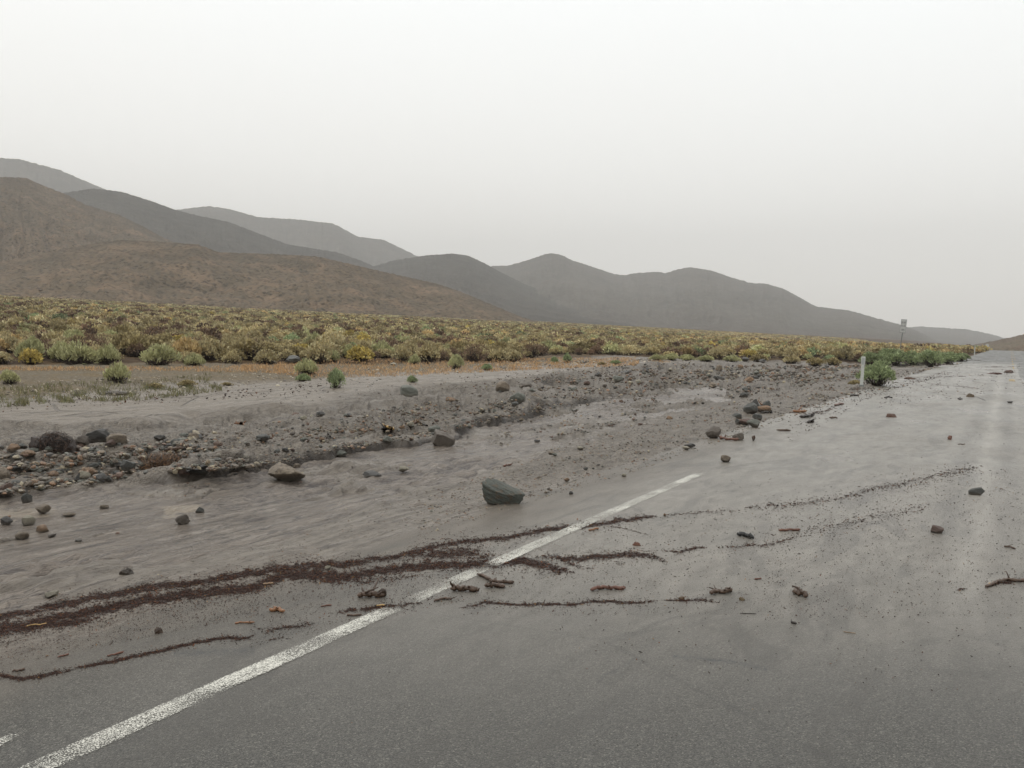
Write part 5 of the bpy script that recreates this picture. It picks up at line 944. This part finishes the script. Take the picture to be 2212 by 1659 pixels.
grass('dry_grass', 30000, fo, [(.50, .29, .14), (.42, .27, .145), (.55, .36, .19), (.33, .24, .14)], .075, 'orange dry grass along the edge of the scrub')
def fg(n):
    x = g.uniform(-60, 480, n); y = cv([(-60, 885), (120, 872), (300, 866), (480, 846)])(x) - g.random(n) ** 1.5 * 42; k = pn(x / 30, y / 9, 12) + .5 * pn(x / 8, y / 3, 13) > g.uniform(-.3, .7, n); return x[k], y[k]
grass('green_grass', 15000, fg, [(.17, .165, .08), (.14, .15, .07), (.22, .19, .10), (.11, .10, .055)], .09, 'sparse pale green grass on the left bank')
# ================================================================== POSTS AND SIGNS
def plainmat(name, c, rough=.5, dirt=.3, metal=0):
    m = M(name); o = m.obj(); n = m.noise(o, 14, 4, .6); return m.out(m.mix(m.math('MULTIPLY', m.rng(n, .4, .7), dirt), c, tuple(x * .45 for x in c)), rough, m.bump(n, .002), .5, metal)
MWHITE = plainmat('weathered_white_plastic', (.52, .53, .49), .5, .35); MREF = plainmat('grey_reflector_sheet', (.36, .37, .36), .35, .2); MSTEEL = plainmat('galvanised_steel', (.22, .235, .225), .55, .3, .3)
MSIGN = plainmat('weathered_white_sign', (.50, .50, .48), .5, .25); MBLACK = plainmat('faded_black_lettering', (.045, .045, .045), .5, .2); MDK = plainmat('dark_sign_edge', (.07, .07, .065), .6, .2)
def face(P): return math.atan2(P[1], P[0]) - math.pi / 2
P = at(1861, 833); s = pxm(P); e = tag(link('marker_post', None, loc=P.tolist()), 'white flexible marker post standing left of a big green bush', 'marker post'); e.rotation_euler = (0, R(1.3), face(P))
Hp = 63 * s; w1, w2 = 8.6 * s / 2, 6.6 * s / 2
mb = MB(); prof = [(-.1, w2), (Hp * .70, w2), (Hp * .76, w1), (Hp * .97, w1), (Hp, w1 * .6)]
Vp = []
for z, wv_ in prof:
    for t in np.linspace(-1, 1, 7): Vp.append((t * wv_, .012 * t * t * 1.6, z))
    for t in np.linspace(1, -1, 7): Vp.append((t * wv_, .010 + .012 * t * t * 1.6, z))
Fp = [(i * 14 + j, i * 14 + (j + 1) % 14, (i + 1) * 14 + (j + 1) % 14, (i + 1) * 14 + j) for i in range(4) for j in range(14)] + [(56 + j, 56 + j + 1, 56 + 12 - j, 56 + 13 - j) for j in range(6)]
mb.add(Vp, Fp); link('post', mb.mesh('post', MWHITE, False), e)
mb = MB(); box(mb, (-w1 * .62, -.004, Hp * .73), (w1 * .62, -.0015, Hp * .95)); link('reflector', mb.mesh('reflector', MREF, False), e)
mb = MB(); box(mb, (-w2 * 1.5, -.015, -.05), (w2 * 1.5, .03, .03)); link('base', mb.mesh('base', MSTEEL, False), e)
P = at(1942, 775); s = pxm(P); e = tag(link('road_sign', None, loc=P.tolist()), 'tall narrow white road sign leaning right on a grey steel post', 'road sign'); e.rotation_euler = (0, R(4.6), face(P))
pw = .9 * s; Ht = 85 * s
mb = MB()
for bx in ((-pw, -.03, -.3, -pw * .5, .03), (-pw, .025, -.3, pw, .03), (pw * .5, -.03, -.3, pw, .03)): box(mb, (bx[0], bx[1], bx[2]), (bx[3], bx[4], Ht * .97))
link('post', mb.mesh('post', MSTEEL, False), e)
sw, z0, z1 = 5.6 * s, Ht - 28.5 * s, Ht
mb = MB(); box(mb, (-sw, -.045, z0), (sw, -.031, z1)); pn_ = link('sign_panel', mb.mesh('sign_panel', MSIGN, False), e)
mb = MB(); b = .45 * s
for lo, hi in (((-sw - .004, z1 - b), (sw + .004, z1 + .006)), ((-sw - .004, z0 - .006), (sw + .004, z0 + b)), ((sw - b * .5, z0 + b + .002), (sw + .004, z1 - b - .002)), ((-sw - .004, z0 + b + .002), (-sw + b * .4, z1 - b - .002))): box(mb, (lo[0], -.050, lo[1]), (hi[0], -.0455, hi[1]))
link('border', mb.mesh('border', MDK, False), pn_)
mb = MB()   # three worn rows of marks, too small to read in the photograph
for zr, hh, grp in ((.76, .17, [(-.82, -.12), (.08, .80)]), (.51, .12, [(-.80, -.12), (.12, .80)]), (.20, .18, [(-.52, .60)])):
    zc0 = z0 + (z1 - z0) * zr; hr = (z1 - z0) * hh / 2
    for a_, b_ in grp:
        nb = max(3, int((b_ - a_) * 5)); wk = (b_ - a_) * sw / nb
        for q in range(nb):
            xx = a_ * sw + q * wk; box(mb, (xx + wk * .08, -.049, zc0 - hr), (xx + wk * .34, -.0455, zc0 + hr)); box(mb, (xx + wk * .36, -.049, zc0 + hr * (.55 if q % 2 else -.15)), (xx + wk * .88, -.0455, zc0 + hr * (.95 if q % 2 else .3)))
link('lettering', mb.mesh('lettering', MBLACK, False), pn_)
# small far signs and markers
P = at(2132, 756); s = pxm(P); e = tag(link('road_sign', None, loc=P.tolist()), 'small pale square sign far away beside the road', 'road sign'); e.rotation_euler = (0, 0, face(P))
mb = MB(); box(mb, (-.04, -.02, -.3), (.04, .02, 9.5 * s)); link('post', mb.mesh('post', MSTEEL, False), e)
mb = MB(); box(mb, (-3 * s, -.04, 7 * s), (3 * s, -.025, 13 * s)); link('sign_panel', mb.mesh('sign_panel', MSIGN, False), e)
P = at(2105, 768); s = pxm(P); e = tag(link('marker_post', None, loc=P.tolist()), 'far thin marker post on the grassy verge', 'marker post'); e.rotation_euler = (0, 0, face(P))
mb = MB(); box(mb, (-.06, -.015, -.1), (.06, .015, 1.15)); link('post', mb.mesh('post', MWHITE, False), e)
mb = MB(); box(mb, (-.045, -.02, .85), (.045, -.0155, 1.08)); link('reflector', mb.mesh('reflector', MREF, False), e)
# pale rocks at the scrub edge
for x, y, a_, b_, k, lab in [(586, 787, 20, 11, 'pale', 'pale grey rock left in the pair at the scrub edge'), (632, 786, 32, 15, 'slate', 'broad pale rock right in the pair at the scrub edge'), (849, 789, 14, 5, 'pale', 'small white rock below the broad sagebrush'), (1258, 783, 12, 5, 'slate', 'flat grey rock on the slope by the gully'), (1283, 781, 8, 4, 'pale', 'white rock on the slope by the gully'), (1610, 781, 15, 9, 'dark', 'dark pointed rock at the far edge of the wash'), (1645, 783, 14, 8, 'dark', 'black rock at the far edge of the wash')]:
    rock(x, y, a_, b_, k, lab, None, group='rocks by the scrub edge')
# ================================================================== HAZE
mb = MB(); box(mb, (-5200, -400, -40), (3200, 5600, 620))
hz = link('haze', mb.mesh('haze', MWHITE, False)); hm = bpy.data.materials.new('rain_haze'); hm.use_nodes = True; t = hm.node_tree; t.nodes.clear()
pv = t.nodes.new('ShaderNodeVolumePrincipled'); pv.inputs['Color'].default_value = (1, .99, .97, 1); pv.inputs['Density'].default_value = .00023; pv.inputs['Anisotropy'].default_value = 0.0
mo = t.nodes.new('ShaderNodeOutputMaterial'); t.links.new(pv.outputs[0], mo.inputs['Volume']); hz.data.materials.clear(); hz.data.materials.append(hm)
tag(hz, 'thin grey rain haze over the plain', kind='stuff')

# tell look-alikes apart by their order from left to right
gl = {}
for o in list(sc.collection.objects):
    if o.parent is None and o.get('group') and o.get('label'): gl.setdefault(o['label'], []).append(o)
ORD = {2: ['leftmost', 'rightmost'], 3: ['leftmost', 'middle', 'rightmost'], 4: ['leftmost', 'inner left', 'inner right', 'rightmost']}
for lab_, os_ in gl.items():
    if len(os_) in ORD:
        P_ = np.array([tuple(o.matrix_basis.translation) for o in os_]); X_, _ = proj(P_)
        for w_, i in zip(ORD[len(os_)], np.argsort(X_)):
            t_ = (w_ + ' ' + lab_).split()[:16]
            while t_[-1] in ('the', 'of', 'to', 'and', 'in', 'with', 'behind', 'left', 'right'): t_.pop()
            os_[int(i)]['label'] = ' '.join(t_)
